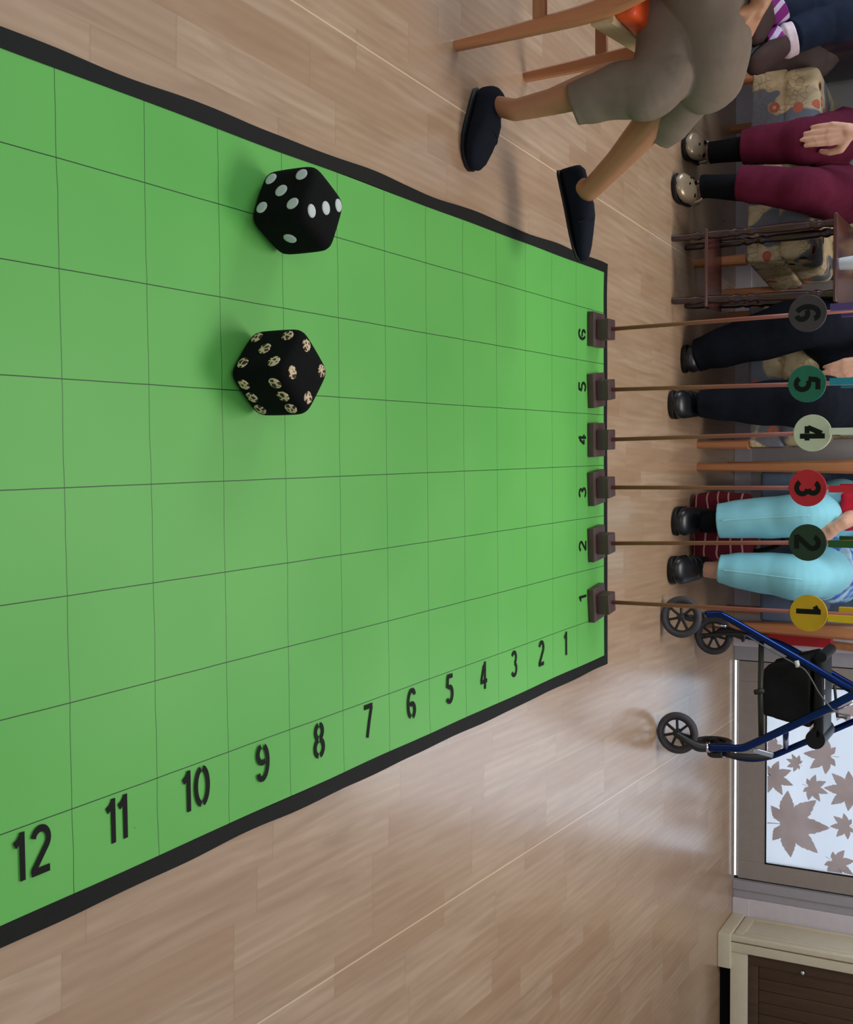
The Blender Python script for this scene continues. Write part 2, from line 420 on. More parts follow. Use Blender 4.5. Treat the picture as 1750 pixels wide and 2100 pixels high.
def lathe(bm, prof, origin, axis=(0, 0, 1), segs=20):
    """prof list of (radius, distance along axis)"""
    ax = V(axis).normalized(); x = ax.orthogonal().normalized(); y = ax.cross(x); o = V(origin)
    rings = []
    for r, h in prof:
        if r < 1e-6: rings.append([bm.verts.new(o + ax * h)])
        else: rings.append([bm.verts.new(o + ax * h + x * (math.cos(2 * PI * s / segs) * r) + y * (math.sin(2 * PI * s / segs) * r)) for s in range(segs)])
    for a, b in zip(rings, rings[1:]):
        for s in range(segs):
            t = (s + 1) % segs
            if len(a) == 1 and len(b) == 1: continue
            if len(a) == 1: bm.faces.new((a[0], b[t], b[s]))
            elif len(b) == 1: bm.faces.new((a[s], a[t], b[0]))
            else: bm.faces.new((a[s], a[t], b[t], b[s]))
    if len(rings[0]) > 1: bm.faces.new(rings[0][::-1])
    if len(rings[-1]) > 1: bm.faces.new(rings[-1])

def prism(bm, poly, o, ex, ey, ez, h):
    """extrude 2D polygon along ez by h"""
    o = V(o); ex = V(ex); ey = V(ey); ez = V(ez)
    a = [bm.verts.new(o + ex * p[0] + ey * p[1]) for p in poly]
    b = [bm.verts.new(o + ex * p[0] + ey * p[1] + ez * h) for p in poly]
    n = len(poly)
    bm.faces.new(a[::-1]); bm.faces.new(b)
    for i in range(n): bm.faces.new((a[i], a[(i + 1) % n], b[(i + 1) % n], b[i]))

def ball(bm, c, r, sc=(1, 1, 1), sub=2):
    g = bmesh.ops.create_icosphere(bm, subdivisions=sub, radius=1.0)
    for v in g['verts']: v.co = V(c) + V((v.co.x * r * sc[0], v.co.y * r * sc[1], v.co.z * r * sc[2]))

def capsule(bm, pts, rad, segs=12):
    P = [V(p) for p in pts]; R = list(rad) if isinstance(rad, (list, tuple)) else [rad] * len(P)
    for p, r in zip(P, R): ball(bm, p, r)
    for a, b, ra, rb in zip(P, P[1:], R, R[1:]):
        if (b - a).length > 1e-4: tube(bm, [a, b], [ra, rb], segs=segs, smooth=False)

def remesh(bm, voxel, smooth_it=4, disp=0.0, dscale=12.0):
    me = bpy.data.meshes.new('tmp'); bmesh.ops.recalc_face_normals(bm, faces=bm.faces); bm.to_mesh(me); bm.free()
    o = bpy.data.objects.new('tmp', me); SC.collection.objects.link(o)
    md = o.modifiers.new('r', 'REMESH'); md.mode = 'VOXEL'; md.voxel_size = voxel
    if smooth_it:
        s = o.modifiers.new('s', 'SMOOTH'); s.iterations = smooth_it; s.factor = 0.5
    dg = bpy.context.evaluated_depsgraph_get(); dg.update()
    nm = bpy.data.meshes.new_from_object(o.evaluated_get(dg))
    bpy.data.objects.remove(o); bpy.data.meshes.remove(me)
    b2 = bmesh.new(); b2.from_mesh(nm); bpy.data.meshes.remove(nm)
    if disp:
        b2.normal_update()
        for v in b2.verts:
            v.co += v.normal * disp * noise.noise(v.co * dscale)
    return b2

# digits --------------------------------------------------------------
def arc(cx, cy, rx, ry, a0, a1, n=14):
    return [(cx + rx * math.cos(math.radians(a0 + (a1 - a0) * i / n)), cy + ry * math.sin(math.radians(a0 + (a1 - a0) * i / n))) for i in range(n + 1)]
DIG = {
    '0': [arc(.31, .5, .25, .44, 100, 260), arc(.31, .5, .25, .44, -80, 80)],
    '1': [[(.36, 0), (.36, 1)], [(.36, .93), (.27, .83), (.14, .76)]],
    '2': [arc(.31, .71, .23, .23, 165, -35) + [(.08, .10), (.08, .06)], [(.02, .06), (.56, .06)]],
    '3': [arc(.30, .73, .21, .21, 155, -75), arc(.30, .29, .24, .23, 75, -155)],
    '4': [[(.43, 0), (.43, 1)], [(.33, .88), (.09, .32)], [(.04, .29), (.32, .29)], [(.43, .29), (.60, .29)]],
    '5': [[(.13, .94), (.54, .94)], [(.17, .94), (.12, .56)], arc(.30, .32, .23, .26, 120, -150)],
    '6': [arc(.33, .50, .27, .44, 78, 250), arc(.32, .28, .22, .23, -70, 125), arc(.36, .74, .17, .2, 80, 10, 6)],
    '7': [[(.04, .94), (.56, .94)], [(.51, .92), (.36, .5), (.22, 0)]],
    '8': [arc(.3, .74, .19, .2, 105, 255), arc(.3, .74, .19, .2, -75, 75), arc(.3, .28, .23, .23, 105, 255), arc(.3, .28, .23, .23, -75, 75)],
}
DIG['9'] = [[(.62 - x, 1 - y) for x, y in st] for st in DIG['6']]

def ribbon(bm, pts, w, T, h):
    n = len(pts); L = []; Rr = []
    for i, p in enumerate(pts):
        a = V((*pts[max(i - 1, 0)], 0)); b = V((*pts[min(i + 1, n - 1)], 0))
        d = (b - a).normalized(); nn = V((-d.y, d.x, 0)) * w / 2; q = V((*p, 0))
        L.append(q + nn); Rr.append(q - nn)
    for lo, hi in ((0, h),):
        A = [bm.verts.new(T(v.x, v.y, hi)) for v in L]; B = [bm.verts.new(T(v.x, v.y, hi)) for v in Rr]
        A0 = [bm.verts.new(T(v.x, v.y, lo)) for v in L]; B0 = [bm.verts.new(T(v.x, v.y, lo)) for v in Rr]
        for i in range(n - 1):
            bm.faces.new((A[i], A[i + 1], B[i + 1], B[i])); bm.faces.new((A0[i], B0[i], B0[i + 1], A0[i + 1]))
            bm.faces.new((A[i], A0[i], A0[i + 1], A[i + 1])); bm.faces.new((B[i], B[i + 1], B0[i + 1], B0[i]))
        bm.faces.new((A[0], B[0], B0[0], A0[0])); bm.faces.new((A[-1], A0[-1], B0[-1], B[-1]))

def digits(txt, c, right, up, height, asp=0.72, stroke=0.14, th=0.0003):
    bm = bmesh.new(); right = V(right); up = V(up); nz = right.cross(up); c = V(c)
    adv = {'1': 0.42}
    ws = [adv.get(ch, 0.66) for ch in txt]; tot = sum(ws); x0 = -tot / 2
    for ch, w in zip(txt, ws):
        sx = -0.16 if ch == '1' else 0.02
        for si, st in enumerate(DIG[ch]):
            T = lambda a, b, h, x0=x0, sx=sx: c + right * ((a + x0 + sx) * height * asp / 0.66 * 1.0) + up * ((b - 0.5) * height) + nz * h
            ribbon(bm, st, stroke, T, th + si * 0.00012)
        x0 += w
    return bm

# ------------------------------------------------------------------ SETTING
bm = bmesh.new(); box(bm, (-4.2, -4.2, -0.05), (4.2, 1.93, 0.0)); struct(obj('floor', bm, M['floor']))
bm = bmesh.new(); box(bm, (-4.2, 1.88, 0.0), (0.80, 2.0, 2.5)); box(bm, (1.905, 1.88, 0.0), (4.2, 2.0, 2.5)); box(bm, (0.80, 1.88, 2.12), (1.905, 2.0, 2.5))
struct(obj('wall_back', bm, M['wall']))
bm = bmesh.new(); box(bm, (-4.2, 1.868, 0), (0.66, 1.88, 0.07), 0.003); struct(obj('baseboard_back', bm, M['whitewall']))
bm = bmesh.new(); box(bm, (1.905, 1.862, 0), (1.985, 1.88, 0.075), 0.004); box(bm, (1.905, 1.868, 0.075), (1.985, 1.88, 2.5), 0.002); struct(obj('trim_right', bm, M['whitewall']))
bm = bmesh.new(); box(bm, (0.715, 1.855, 0), (0.80, 1.88, 2.2), 0.004); struct(obj('trim_left', bm, M['whitewall']))
# sliding door
D = thing('door_1', '', ''); del D['label']; del D['category']; D['kind'] = 'structure'; D.location = (1.35, 1.9, 0)
bm = bmesh.new()
box(bm, (0.80, 1.872, 0.0), (0.862, 1.93, 2.12), 0.003); box(bm, (1.828, 1.866, 0.0), (1.868, 1.93, 2.12), 0.003); box(bm, (1.868, 1.874, 0.0), (1.905, 1.93, 2.12), 0.003)
struct(obj('door_jamb', bm, M['alulight'], D))
bm = bmesh.new()
box(bm, (0.868, 1.885, 0.018), (0.955, 1.92, 2.08), 0.002); box(bm, (1.742, 1.885, 0.018), (1.822, 1.92, 2.08), 0.002)
box(bm, (0.955, 1.885, 0.018), (1.742, 1.92, 0.137), 0.002); box(bm, (0.955, 1.885, 1.98), (1.742, 1.92, 2.08), 0.002)
struct(obj('door_leaf_frame', bm, M['alu'], D))
bm = bmesh.new()
for lo, hi in (((0.953, 1.883, 0.135), (0.958, 1.887, 1.98)), ((1.739, 1.883, 0.135), (1.744, 1.887, 1.98)), ((0.953, 1.883, 0.135), (1.744, 1.887, 0.140)), ((0.862, 1.895, 0.0), (0.868, 1.91, 2.1)), ((1.822, 1.895, 0.0), (1.828, 1.91, 2.1))):
    box(bm, lo, hi)
struct(obj('gasket', bm, M['rubber'], D))
bm = bmesh.new(); box(bm, (0.955, 1.900, 0.137), (1.742, 1.904, 1.62)); pane = struct(obj('frosted_pane', bm, M['film'], D))
bm = bmesh.new(); box(bm, (0.955, 1.900, 1.62), (1.742, 1.904, 1.98)); struct(obj('clear_pane', bm, M['clearglass'], D))
bm = bmesh.new(); box(bm, (0.86, 1.868, 0.0), (1.83, 1.883, 0.006), 0.001); struct(obj('metal_threshold', bm, M['chrome'], D))
def leaf_mesh(bm, c, r, rot):
    L = [(-128, .52, .13), (-84, .80, .165), (-41, .95, .18), (0, 1.0, .18), (41, .93, .18), (84, .78, .165), (128, .52, .13)]
    def half(t):
        if t <= 0 or t >= 1: return 0
        w = min(1, .35 + t * 1.25) if t < .52 else (1 - ((t - .52) / .48) ** 1.35)
        return w * (1.0 + .16 * (((t * 7.5) % 1.0) - .5) * (t > .45))
    N = 300; ring = []
    for i in range(N):
        th = 360 * i / N - 180; best = .13
        for a, ln, wd in L:
            d = math.radians((th - a + 180) % 360 - 180)
            if abs(d) > 1.2: continue
            for q in range(100, 12, -2):
                rr = q / 100 * ln / math.cos(d) if abs(d) < .9 else 0
                if abs(rr * math.sin(d)) < half(rr * math.cos(d) / ln) * wd * 1.05:
                    best = max(best, rr); break
        if abs(abs(th) - 180) < 2.4: best = .45
        t2 = math.radians(th) + rot
        ring.append((c[0] + r * best * math.sin(t2), c[1] + r * best * math.cos(t2)))
    cl = lambda x, z: (min(max(x, 0.959), 1.738), 1.8985, min(max(z, 0.141), 1.015))
    cv = bm.verts.new(cl(*c)); vs = [bm.verts.new(cl(*p)) for p in ring]
    for i in range(N): bm.faces.new((cv, vs[i], vs[(i + 1) % N]))
lf = [((1612, 1690), 88, -0.05), ((1636, 1566), 24, PI * 1.1), ((1663, 1614), 36, 0.25), ((1698, 1550), 48, PI), ((1583, 1592), 46, 0.3), ((1745, 1622), 52, PI),
      ((1738, 1694), 34, PI * 0.95), ((1712, 1768), 42, 0.5), ((1592, 1528), 30, 2.4), ((1676, 1478), 34, 2.0), ((1730, 1450), 40, 0.5)]
for (p, r, rot) in lf:
    q = at(p[0], p[1], 1.9); bm = bmesh.new(); leaf_mesh(bm, (q.x, q.z), r / 470.0 * 1.0, rot)
    struct(obj('leaf_motif', bm, M['leaf'], D))
random.seed(3)
for i in range(1):
    for j in range(4):
        bm = bmesh.new()
        leaf_mesh(bm, (1.08 + 0.19 * j + random.uniform(-.03, .03), 0.78 + 0.25 * i + random.uniform(-.04, .04)), random.uniform(0.06, 0.12), random.uniform(0, 6))
        struct(obj('leaf_motif', bm, M['leaf'], D))
bm = bmesh.new(); box(bm, (0.0, 2.0, -0.06), (3.0, 3.6, -0.01)); o = obj('terrace_ground', bm, M['paving']); struct(o)
# cream cabinet to the right of the door
K = thing('cabinet', 'cream painted cabinet with dark brown boarded door, right of the glass door', 'cabinet', (2.4, 1.75, 0))
bm = bmesh.new()
box(bm, (1.985, 1.64, 0.055), (2.05, 1.88, 1.25), 0.004)            # side upright
box(bm, (1.975, 1.62, 0.05), (2.0, 1.65, 1.25), 0.006, 3)          # corner bead
box(bm, (2.006, 1.624, 0.05), (2.046, 1.65, 1.25), 0.005, 3)
box(bm, (2.046, 1.63, 0.05), (3.0, 1.88, 0.122), 0.003)
box(bm, (1.970, 1.61, 1.25), (3.05, 1.88, 1.29), 0.008, 3)
box(bm, (1.978, 1.66, 0.06), (1.99, 1.86, 0.10), 0.003); box(bm, (1.978, 1.66, 0.10), (1.99, 1.69, 1.2), 0.003); box(bm, (1.978, 1.84, 0.10), (1.99, 1.86, 1.2), 0.003)
box(bm, (2.95, 1.64, 0.12), (3.02, 1.88, 1.25), 0.004)
obj('frame', bm, M['cream'], K, autos=0.6)
bm = bmesh.new(); box(bm, (1.972, 1.615, 0.0), (2.118, 1.88, 0.055), 0.006, 3); obj('plinth', bm, M['cream'], K, autos=0.6)
bm = bmesh.new(); box(bm, (2.118, 1.66, 0.0), (3.0, 1.87, 0.05)); obj('recessed_base', bm, M['recess'], K)  # block painted near-black for the shade in the gap under the cabinet
dp = thing('door', '', ''); del dp['label']; del dp['category']; dp.parent = K; dp.location = (0.05, -0.11, 0.3)
bm = bmesh.new()
box(bm, (2.048, 1.636, 0.124), (2.092, 1.66, 1.22), 0.002)
box(bm, (2.092, 1.636, 0.124), (2.95, 1.66, 0.165), 0.002)
for i in range(17): box(bm, (2.093 + i * 0.0505, 1.641, 0.166), (2.093 + i * 0.0505 + 0.0495, 1.66, 1.22), 0.003)
obj('boarded_panel', bm, M['brownpanel'], dp, autos=0.6)
bm = bmesh.new(); q = at(1648, 1993, 1.636); lathe(bm, [(0.004, 0), (0.004, 0.008), (0.009, 0.012), (0.009, 0.018), (0.0, 0.022)], (q.x, 1.637, q.z), (0, -1, 0), 14)
obj('knob', bm, M['chrome'], dp, smooth=True)

# ------------------------------------------------------------------ RACE MAT
XE = 0.589; Y1 = 0.2288; Y0 = -2.42
mt = thing('race_game_mat', 'long green race game mat with black taped border and numbered squares', 'game mat', (0, -1.0, 0))
def zmat(x, y):
    e = max(0, abs(x) - 0.5) / 0.12
    return 0.0035 + e * e * 0.0035 * (0.5 + 0.5 * math.sin(y * 13 + x)) + 0.0008 * math.sin(y * 9)
def grid(bm, x0, x1, y0, y1, nx, ny, zf, dz=0.0, wob=None):
    g = []
    for j in range(ny + 1):
        row = []
        for i in range(nx + 1):
            x = x0 + (x1 - x0) * i / nx; y = y0 + (y1 - y0) * j / ny
            if wob: x, y = wob(x, y)
            row.append(bm.verts.new((x, y, zf(x, y) + dz)))
        g.append(row)
    for j in range(ny):
        for i in range(nx): bm.faces.new((g[j][i], g[j][i + 1], g[j + 1][i + 1], g[j + 1][i]))
bm = bmesh.new(); grid(bm, -XE, XE, Y0, Y1, 40, 120, zmat)
sh = obj('green_sheet', bm, M['green'], None, smooth=True); sh.parent = mt
for v in sh.data.vertices: v.co.y += 1.0
# object coordinates of the sheet have y = 0 one metre off: shift back through the mapping
for nd in M['green'].node_tree.nodes:
    if nd.type == 'MAPPING': nd.inputs['Location'].default_value = (0, -1.0 * nd.inputs['Scale'].default_value[1], 0)
def border(x0, x1, y0, y1, nx, ny, wob):
    bm = bmesh.new(); grid(bm, x0, x1, y0, y1, nx, ny, zmat, 0.0008, wob)
    g = bmesh.ops.extrude_face_region(bm, geom=bm.faces[:])
    bmesh.ops.translate(bm, verts=[v for v in g['geom'] if isinstance(v, bmesh.types.BMVert)], vec=(0, 0, -0.003))
    return obj('border_tape', bm, M['tape'], mt, smooth=False)
wl = lambda x, y: (x + (0.0035 * noise.noise(V((y * 4, 1, 3))) * 2 if x < -XE - 0.01 else 0.002 * noise.noise(V((y * 3, 5, 3)))), y)
wr = lambda x, y: (x + (0.0035 * noise.noise(V((y * 4, 9, 3))) * 2 if x > XE + 0.01 else 0.002 * noise.noise(V((y * 3, 7, 3)))), y)
border(-XE - 0.029, -XE, Y0 - 0.03, Y1 + 0.0, 3, 90, wl)
border(XE, XE + 0.031, Y0 - 0.03, Y1 + 0.0, 3, 90, wr)
border(-XE - 0.029, XE + 0.031, Y1, Y1 + 0.03, 40, 2, lambda x, y: (x, y + (0.004 * noise.noise(V((x * 5, 1, 3))) if y > Y1 + .01 else 0)))
border(-XE - 0.029, XE + 0.031, Y0 - 0.03, Y0, 40, 2, lambda x, y: (x, y))
for n in range(1, 14):
    if n > 12: break
    yc = -0.183 * (n - 0.5) + 0.004
    o = obj('row_number', digits(str(n), (0.505, yc if n != 12 else -2.088, 0.0056), (0, 1, 0), (-1, 0, 0), 0.068, 0.6, 0.15), M['ink'], mt); o['label'] = 'black stencilled number %d' % n
for n in range(1, 7):
    xc = {1: 0.385, 2: 0.235, 3: 0.078, 4: -0.078, 5: -0.233, 6: -0.386}[n]
    o = obj('lane_number', digits(str(n), (xc, 0.045, 0.0048), (-1, 0, 0), (0, -1, 0), 0.058, 0.6, 0.15), M['ink'], mt); o['label'] = 'black stencilled lane number %d' % n

# ------------------------------------------------------------------ DICE
def die(name, label, cx, cy, yaw, s, faces, spot, bulge=0.06):
    t = thing(name, label, 'foam die', (cx, cy, 0.005), 'big black foam dice')
    bm = bmesh.new(); N = 12; h = s / 2
    c0 = V((cx, cy, 0.005 + h)); R = Matrix.Rotation(yaw, 3, 'Z')
    def surf(u, v, ax):
        p = V((u, v, 1.0))
        q = p.normalized(); k = 0.16
        # rounded soft cube
        l = (abs(u) ** 7 + abs(v) ** 7 + 1) ** (1 / 7)
        p = p / l * 1.04
        p = p * (1 - k * 0.35) + q * (k * 0.35) * 1.25
        x, y, z = p
        return {'z': V((x, y, z)), '-z': V((x, -y, -z)), 'x': V((z, x, y)), '-x': V((-z, -x, y)), 'y': V((-x, z, y)), '-y': V((x, -z, y))}[ax]
    for ax in ('z', '-z', 'x', '-x', 'y', '-y'):
        g = [[bm.verts.new(c0 + R @ (surf(-1 + 2 * i / N, -1 + 2 * j / N, ax) * h)) for i in range(N + 1)] for j in range(N + 1)]
        for j in range(N):
            for i in range(N): bm.faces.new((g[j][i], g[j][i + 1], g[j + 1][i + 1], g[j + 1][i]))
    bmesh.ops.remove_doubles(bm, verts=bm.verts, dist=1e-5)
    zmin = min(v.co.z for v in bm.verts); bmesh.ops.translate(bm, verts=bm.verts, vec=(0, 0, 0.0055 - zmin)); c0.z += 0.0055 - zmin
    obj('foam_cube', bm, M['feltblack'], t, smooth=True)
    q = 0.57
    LAY = {1: [(0, 0)], 2: [(-q, -q), (q, q)], 3: [(-q, -q), (0, 0), (q, q)], '3b': [(-q, q), (0, 0), (q, -q)], 4: [(-q, -q), (q, -q), (-q, q), (q, q)],
           5: [(-q, -q), (q, -q), (-q, q), (q, q), (0, 0)], 6: [(-q, -q), (-q, 0), (-q, q), (q, -q), (q, 0), (q, q)], '6b': [(-q, -q), (0, -q), (q, -q), (-q, q), (0, q), (q, q)]}
    for ax, n in faces.items():
        for (u, v) in LAY[n]:
            u = u * (0.95 if abs(u) > 0 else 1)
            bm = bmesh.new(); rr = 0.215; K_ = 14; rings = []
            for k, (f, lift) in enumerate(((0, 1.022), (0.6, 1.022), (0.92, 1.018), (1.0, 0.99))):
                if f == 0: rings.append([bm.verts.new(c0 + R @ (surf(u, v, ax) * h * lift))])
                else: rings.append([bm.verts.new(c0 + R @ (surf(u + rr * f * math.cos(2 * PI * i / K_), v + rr * f * math.sin(2 * PI * i / K_), ax) * h * lift)) for i in range(K_)])
            for i in range(K_): bm.faces.new((rings[0][0], rings[1][i], rings[1][(i + 1) % K_]))
            for a, b in zip(rings[1:], rings[2:]):
                for i in range(K_): bm.faces.new((a[i], b[i], b[(i + 1) % K_], a[(i + 1) % K_]))
            obj('spot', bm, spot, t, smooth=True)
    return t
# left one: 5 on the camera-left side, 1 to the right, 3 on top
die('foam_die', 'black foam die with plain white spots, nearer the mat edge', -0.4715, -1.500, 1.087 - PI / 2, 0.110, {'z': '3b', '-y': 5, 'x': 1, '-z': 4, 'y': 2, '-x': 6}, M['feltwhite'])
die('foam_die', 'black foam die with brown giraffe-print spots, nearer the mat centre', -0.1850, -1.563, 0.84, 0.110, {'z': 4, '-x': 5, '-y': '6b', '-z': 3, 'x': 2, 'y': 1}, M['giraffe'])

# ------------------------------------------------------------------ RACE STAKES
HCOL = {1: 'yellow', 2: 'dark green', 3: 'red', 4: 'cream', 5: 'teal', 6: 'dark mauve'}
def stake(n, x, yaw, px, disc_xy):
    t = thing('race_marker', '%s disc numbered %d on a brown pole with square wooden base' % (HCOL[n], n), 'race marker', (x, 0.137, 0.005), 'numbered race poles at the far end of the mat')
    z0 = 0.0055; cy = 0.137
    bm = bmesh.new(); box(bm, (x - .0505, cy - .05, z0), (x + .0505, cy + .05, z0 + .018), 0.0015, 2, yaw); obj('base', bm, M['mahog'], t, autos=0.5)
    bm = bmesh.new(); box(bm, (x - .030, cy - .027, z0 + .018), (x + .030, cy + .033, z0 + .057), 0.004, 3, yaw, (x, cy, 0)); obj('socket_block', bm, M['mahog'], t, autos=0.5)
    dc = at(disc_xy[0], disc_xy[1], 0.122)
    top = V((dc.x + (dc.x - x) * 0.25, 0.139, 0.80))
    bm = bmesh.new(); tube(bm, [(x + px, 0.139, z0 + .05), tuple(top)], 0.0060, segs=12, smooth=False); obj('pole', bm, M['pole'], t, smooth=True)
    bm = bmesh.new(); lathe(bm, [(0.0, 0), (0.0495, 0), (0.0508, 0.001), (0.0508, 0.006), (0.0495, 0.007), (0, 0.007)], (dc.x, 0.126, dc.z), (0, 1, 0), 40)
    d = obj('number_disc', bm, M['disc%d' % n], t, autos=0.6)
    bm = digits(str(n), (dc.x - (0.004 if n == 1 else 0), 0.1262, dc.z), (1, 0, 0), (0, 0, 1), 0.066, 0.70, 0.20, 0.0008)
    o = obj('numeral', bm, M['ink'], d)
    # horse cut-out standing on top, seen edge on
    prof = [(-.10, .0), (-.085, 0), (-.078, .06), (-.05, .085), (.05, .085), (.062, .055), (.075, .0), (.092, 0), (.094, .06), (.102, .12), (.118, .07), (.112, .14), (.08, .165), (-.03, .16), (-.06, .20), (-.075, .235), (-.082, .215), (-.13, .185), (-.135, .165), (-.10, .17), (-.095, .13), (-.105, .07)]
    bm = bmesh.new(); prism(bm, [(a, b) for a, b in prof], (top.x - .009, 0.137, 0.703), (0, 1, 0), (0, 0, 1), (1, 0, 0), 0.018)
    hd = obj('horse_cutout', bm, M['horse%d' % n], t); 
    return t
stake(6, -0.4055, 0.0, 0.0, (1656, 642))
stake(5, -0.2265, 0.10, 0.0, (1655, 787))
stake(4, -0.0780, 0.02, 0.0, (1666, 888))
stake(3, 0.0650, 0.09, 0.0, (1656, 1001))
stake(2, 0.2330, 0.08, 0.0, (1656, 1113))
stake(1, 0.4130, 0.12, -0.003, (1658, 1258))

# ------------------------------------------------------------------ PEOPLE
def shoe(t, heel, toe, up, kind, side_hint=1):
    heel = V(heel); toe = V(toe); f = (toe - heel); L = f.length; f.normalize(); up = V(up); up = (up - f * up.dot(f)).normalized(); sd = f.cross(up)
    spec = {'loafer': ([(0.0, .024, .058), (.05, .034, .066), (.2, .038, .066), (.32, .039, .064), (.42, .041, .068), (.55, .045, .064), (.70, .047, .052), (.85, .042, .040), (.95, .028, .031), (1.0, .008, .024)], M['navysuede'], M['solebk']),
            'clog': ([(0.0, .022, .045), (.06, .031, .052), (.25, .035, .05), (.42, .038, .060), (.55, .044, .066), (.7, .049, .060), (.85, .047, .050), (.94, .036, .040), (.985, .02, .030), (1.0, .006, .024)], M['bronze'], M['solebk']),
            'trainer': ([(0.0, .026, .105), (.06, .036, .115), (.25, .041, .112), (.38, .042, .104), (.52, .045, .082), (.66, .049, .068), (.82, .050, .060), (.93, .040, .050), (.985, .024, .038), (1.0, .008, .030)], M['shoeblack'], M['solebk']),
            'boot': ([(0.0, .024, .085), (.06, .034, .09), (.3, .038, .088), (.55, .043, .068), (.75, .044, .055), (.9, .036, .044), (.98, .02, .034), (1.0, .006, .028)], M['brownboot'], M['solebk'])}[kind]
    secs, um, smt = spec
    def loft(zl, zh, grow, flat_top):
        bm = bmesh.new(); rings = []
        for (s, w, h) in secs:
            ring = []; w2 = w + grow; n = 20
            hi = h if not flat_top else zh; lo = zl
            for i in range(n):
                a = 2 * PI * i / n; ca = math.cos(a); sa = math.sin(a)
                e = 0.55 if not flat_top else 0.3
                px = w2 * math.copysign(abs(ca) ** (0.8), ca)
                pz = (lo + hi) / 2 + (hi - lo) / 2 * math.copysign(abs(sa) ** (0.9 if sa > 0 else e), sa)
                skew = 0.006 * side_hint * math.sin(PI * s)
                ring.append(bm.verts.new(heel + f * (s * L) + sd * (px + skew) + up * pz))
            rings.append(ring)
        for a, b in zip(rings, rings[1:]):
            for i in range(20): bm.faces.new((a[i], a[(i + 1) % 20], b[(i + 1) % 20], b[i]))
        bm.faces.new(rings[0][::-1]); bm.faces.new(rings[-1]); return bm
    thin = {'loafer': 0.010, 'clog': 0.020, 'trainer': 0.020, 'boot': 0.014}[kind]
    S = thing('shoe', '', ''); del S['label']; del S['category']; S.parent = t; S.location = heel - wloc(t)
    obj('upper', loft(thin * 0.7, 0, 0, False), um, S, smooth=True)
    obj('sole', loft(0.0, thin, 0.002, True), smt, S, smooth=True)
    P = lambda s, x, z: heel + f * (s * L) + sd * x + up * z
    if kind == 'loafer':
        bm = bmesh.new(); tube(bm, [P(.60, -.044, .030), P(.585, -.032, .050), P(.575, 0, .061), P(.585, .032, .050), P(.60, .044, .030)], 0.0035, segs=8); obj('saddle_strap', bm, M['navysuede'], S, smooth=True)
    if kind == 'clog':
        for (s, x, z, r) in ((.60, .020, .064, .007), (.72, .030, .053, .004), (.60, -.026, .060, .007), (.74, -.030, .050, .004), (.80, .006, .056, .0035), (.48, .040, .044, .008)):
            bm = bmesh.new(); ball(bm, P(s, x, z), r, (1.3, 1, .8)); obj('cut_out_shade', bm, M['recess'], S, smooth=True)  # dark balls paint the shade inside the clog holes
        bm = bmesh.new(); tube(bm, [P(.40, -.040, .03), P(.36, -.030, .066), P(.36, 0, .078), P(.36, .030, .066), P(.40, .040, .03)], 0.006, segs=10, flat=1.6); obj('ankle_strap', bm, M['bronze'], S, smooth=True)
    if kind == 'trainer':
        bm = bmesh.new()
        for s in (.44, .52, .60): tube(bm, [P(s, -.042, .050), P(s, -.026, .088 - (s - .44) * .16), P(s, .026, .088 - (s - .44) * .16), P(s, .042, .050)], 0.0055, segs=8)
        obj('straps', bm, M['solebk'], S, smooth=True)
    return S

def hand_chains(bm, w, d, n, side, curl=0.5, s=1.0, spread=0.10, thumb=1, fs=1.0):
    """w wrist, d finger direction, n back-of-hand normal; thumb = +1/-1 side"""
    w = V(w); d = V(d).normalized(); n = (V(n) - d * V(n).dot(d)).normalized(); sd = d.cross(n) * thumb
    capsule(bm, [w - d * .03 * s, w, w + d * .02 * s], [.022 * s, .021 * s, .022 * s])
    kn = [(.028, .078, .95), (.009, .084, 1.05), (-.010, .080, 1.0), (-.028, .072, .8)]
    for i, (o, ln, fl) in enumerate(kn):
        k = w + d * ln * s + sd * o * s
        capsule(bm, [w + d * .015 * s + sd * o * .5 * s, k], [.014 * s, .0115 * s])
        ang = curl * (0.7 + 0.12 * i); dd = (d + sd * o * spread * 30 * 0.1).normalized(); p = k; r = [.0095, .0088, .0078, .0068]
        pts = [p]
        for j, sl in enumerate((.042, .026, .021)):
            a = ang * (0.45 + 0.55 * j)
            q = dd * math.cos(a) - n * math.sin(a)
            p = p + q * sl * fl * s * fs; pts.append(p)
        capsule(bm, pts, [x * s for x in r])
    tb = w + d * .022 * s + sd * .018 * s
    capsule(bm, [tb, tb + (d * .5 + sd * .7 - n * .3).normalized() * .04 * s, tb + (d * .8 + sd * .5 - n * .35).normalized() * .07 * s, tb + (d * .95 + sd * .3 - n * .4).normalized() * .095 * s], [.014 * s, .0125 * s, .0105 * s, .0085 * s])

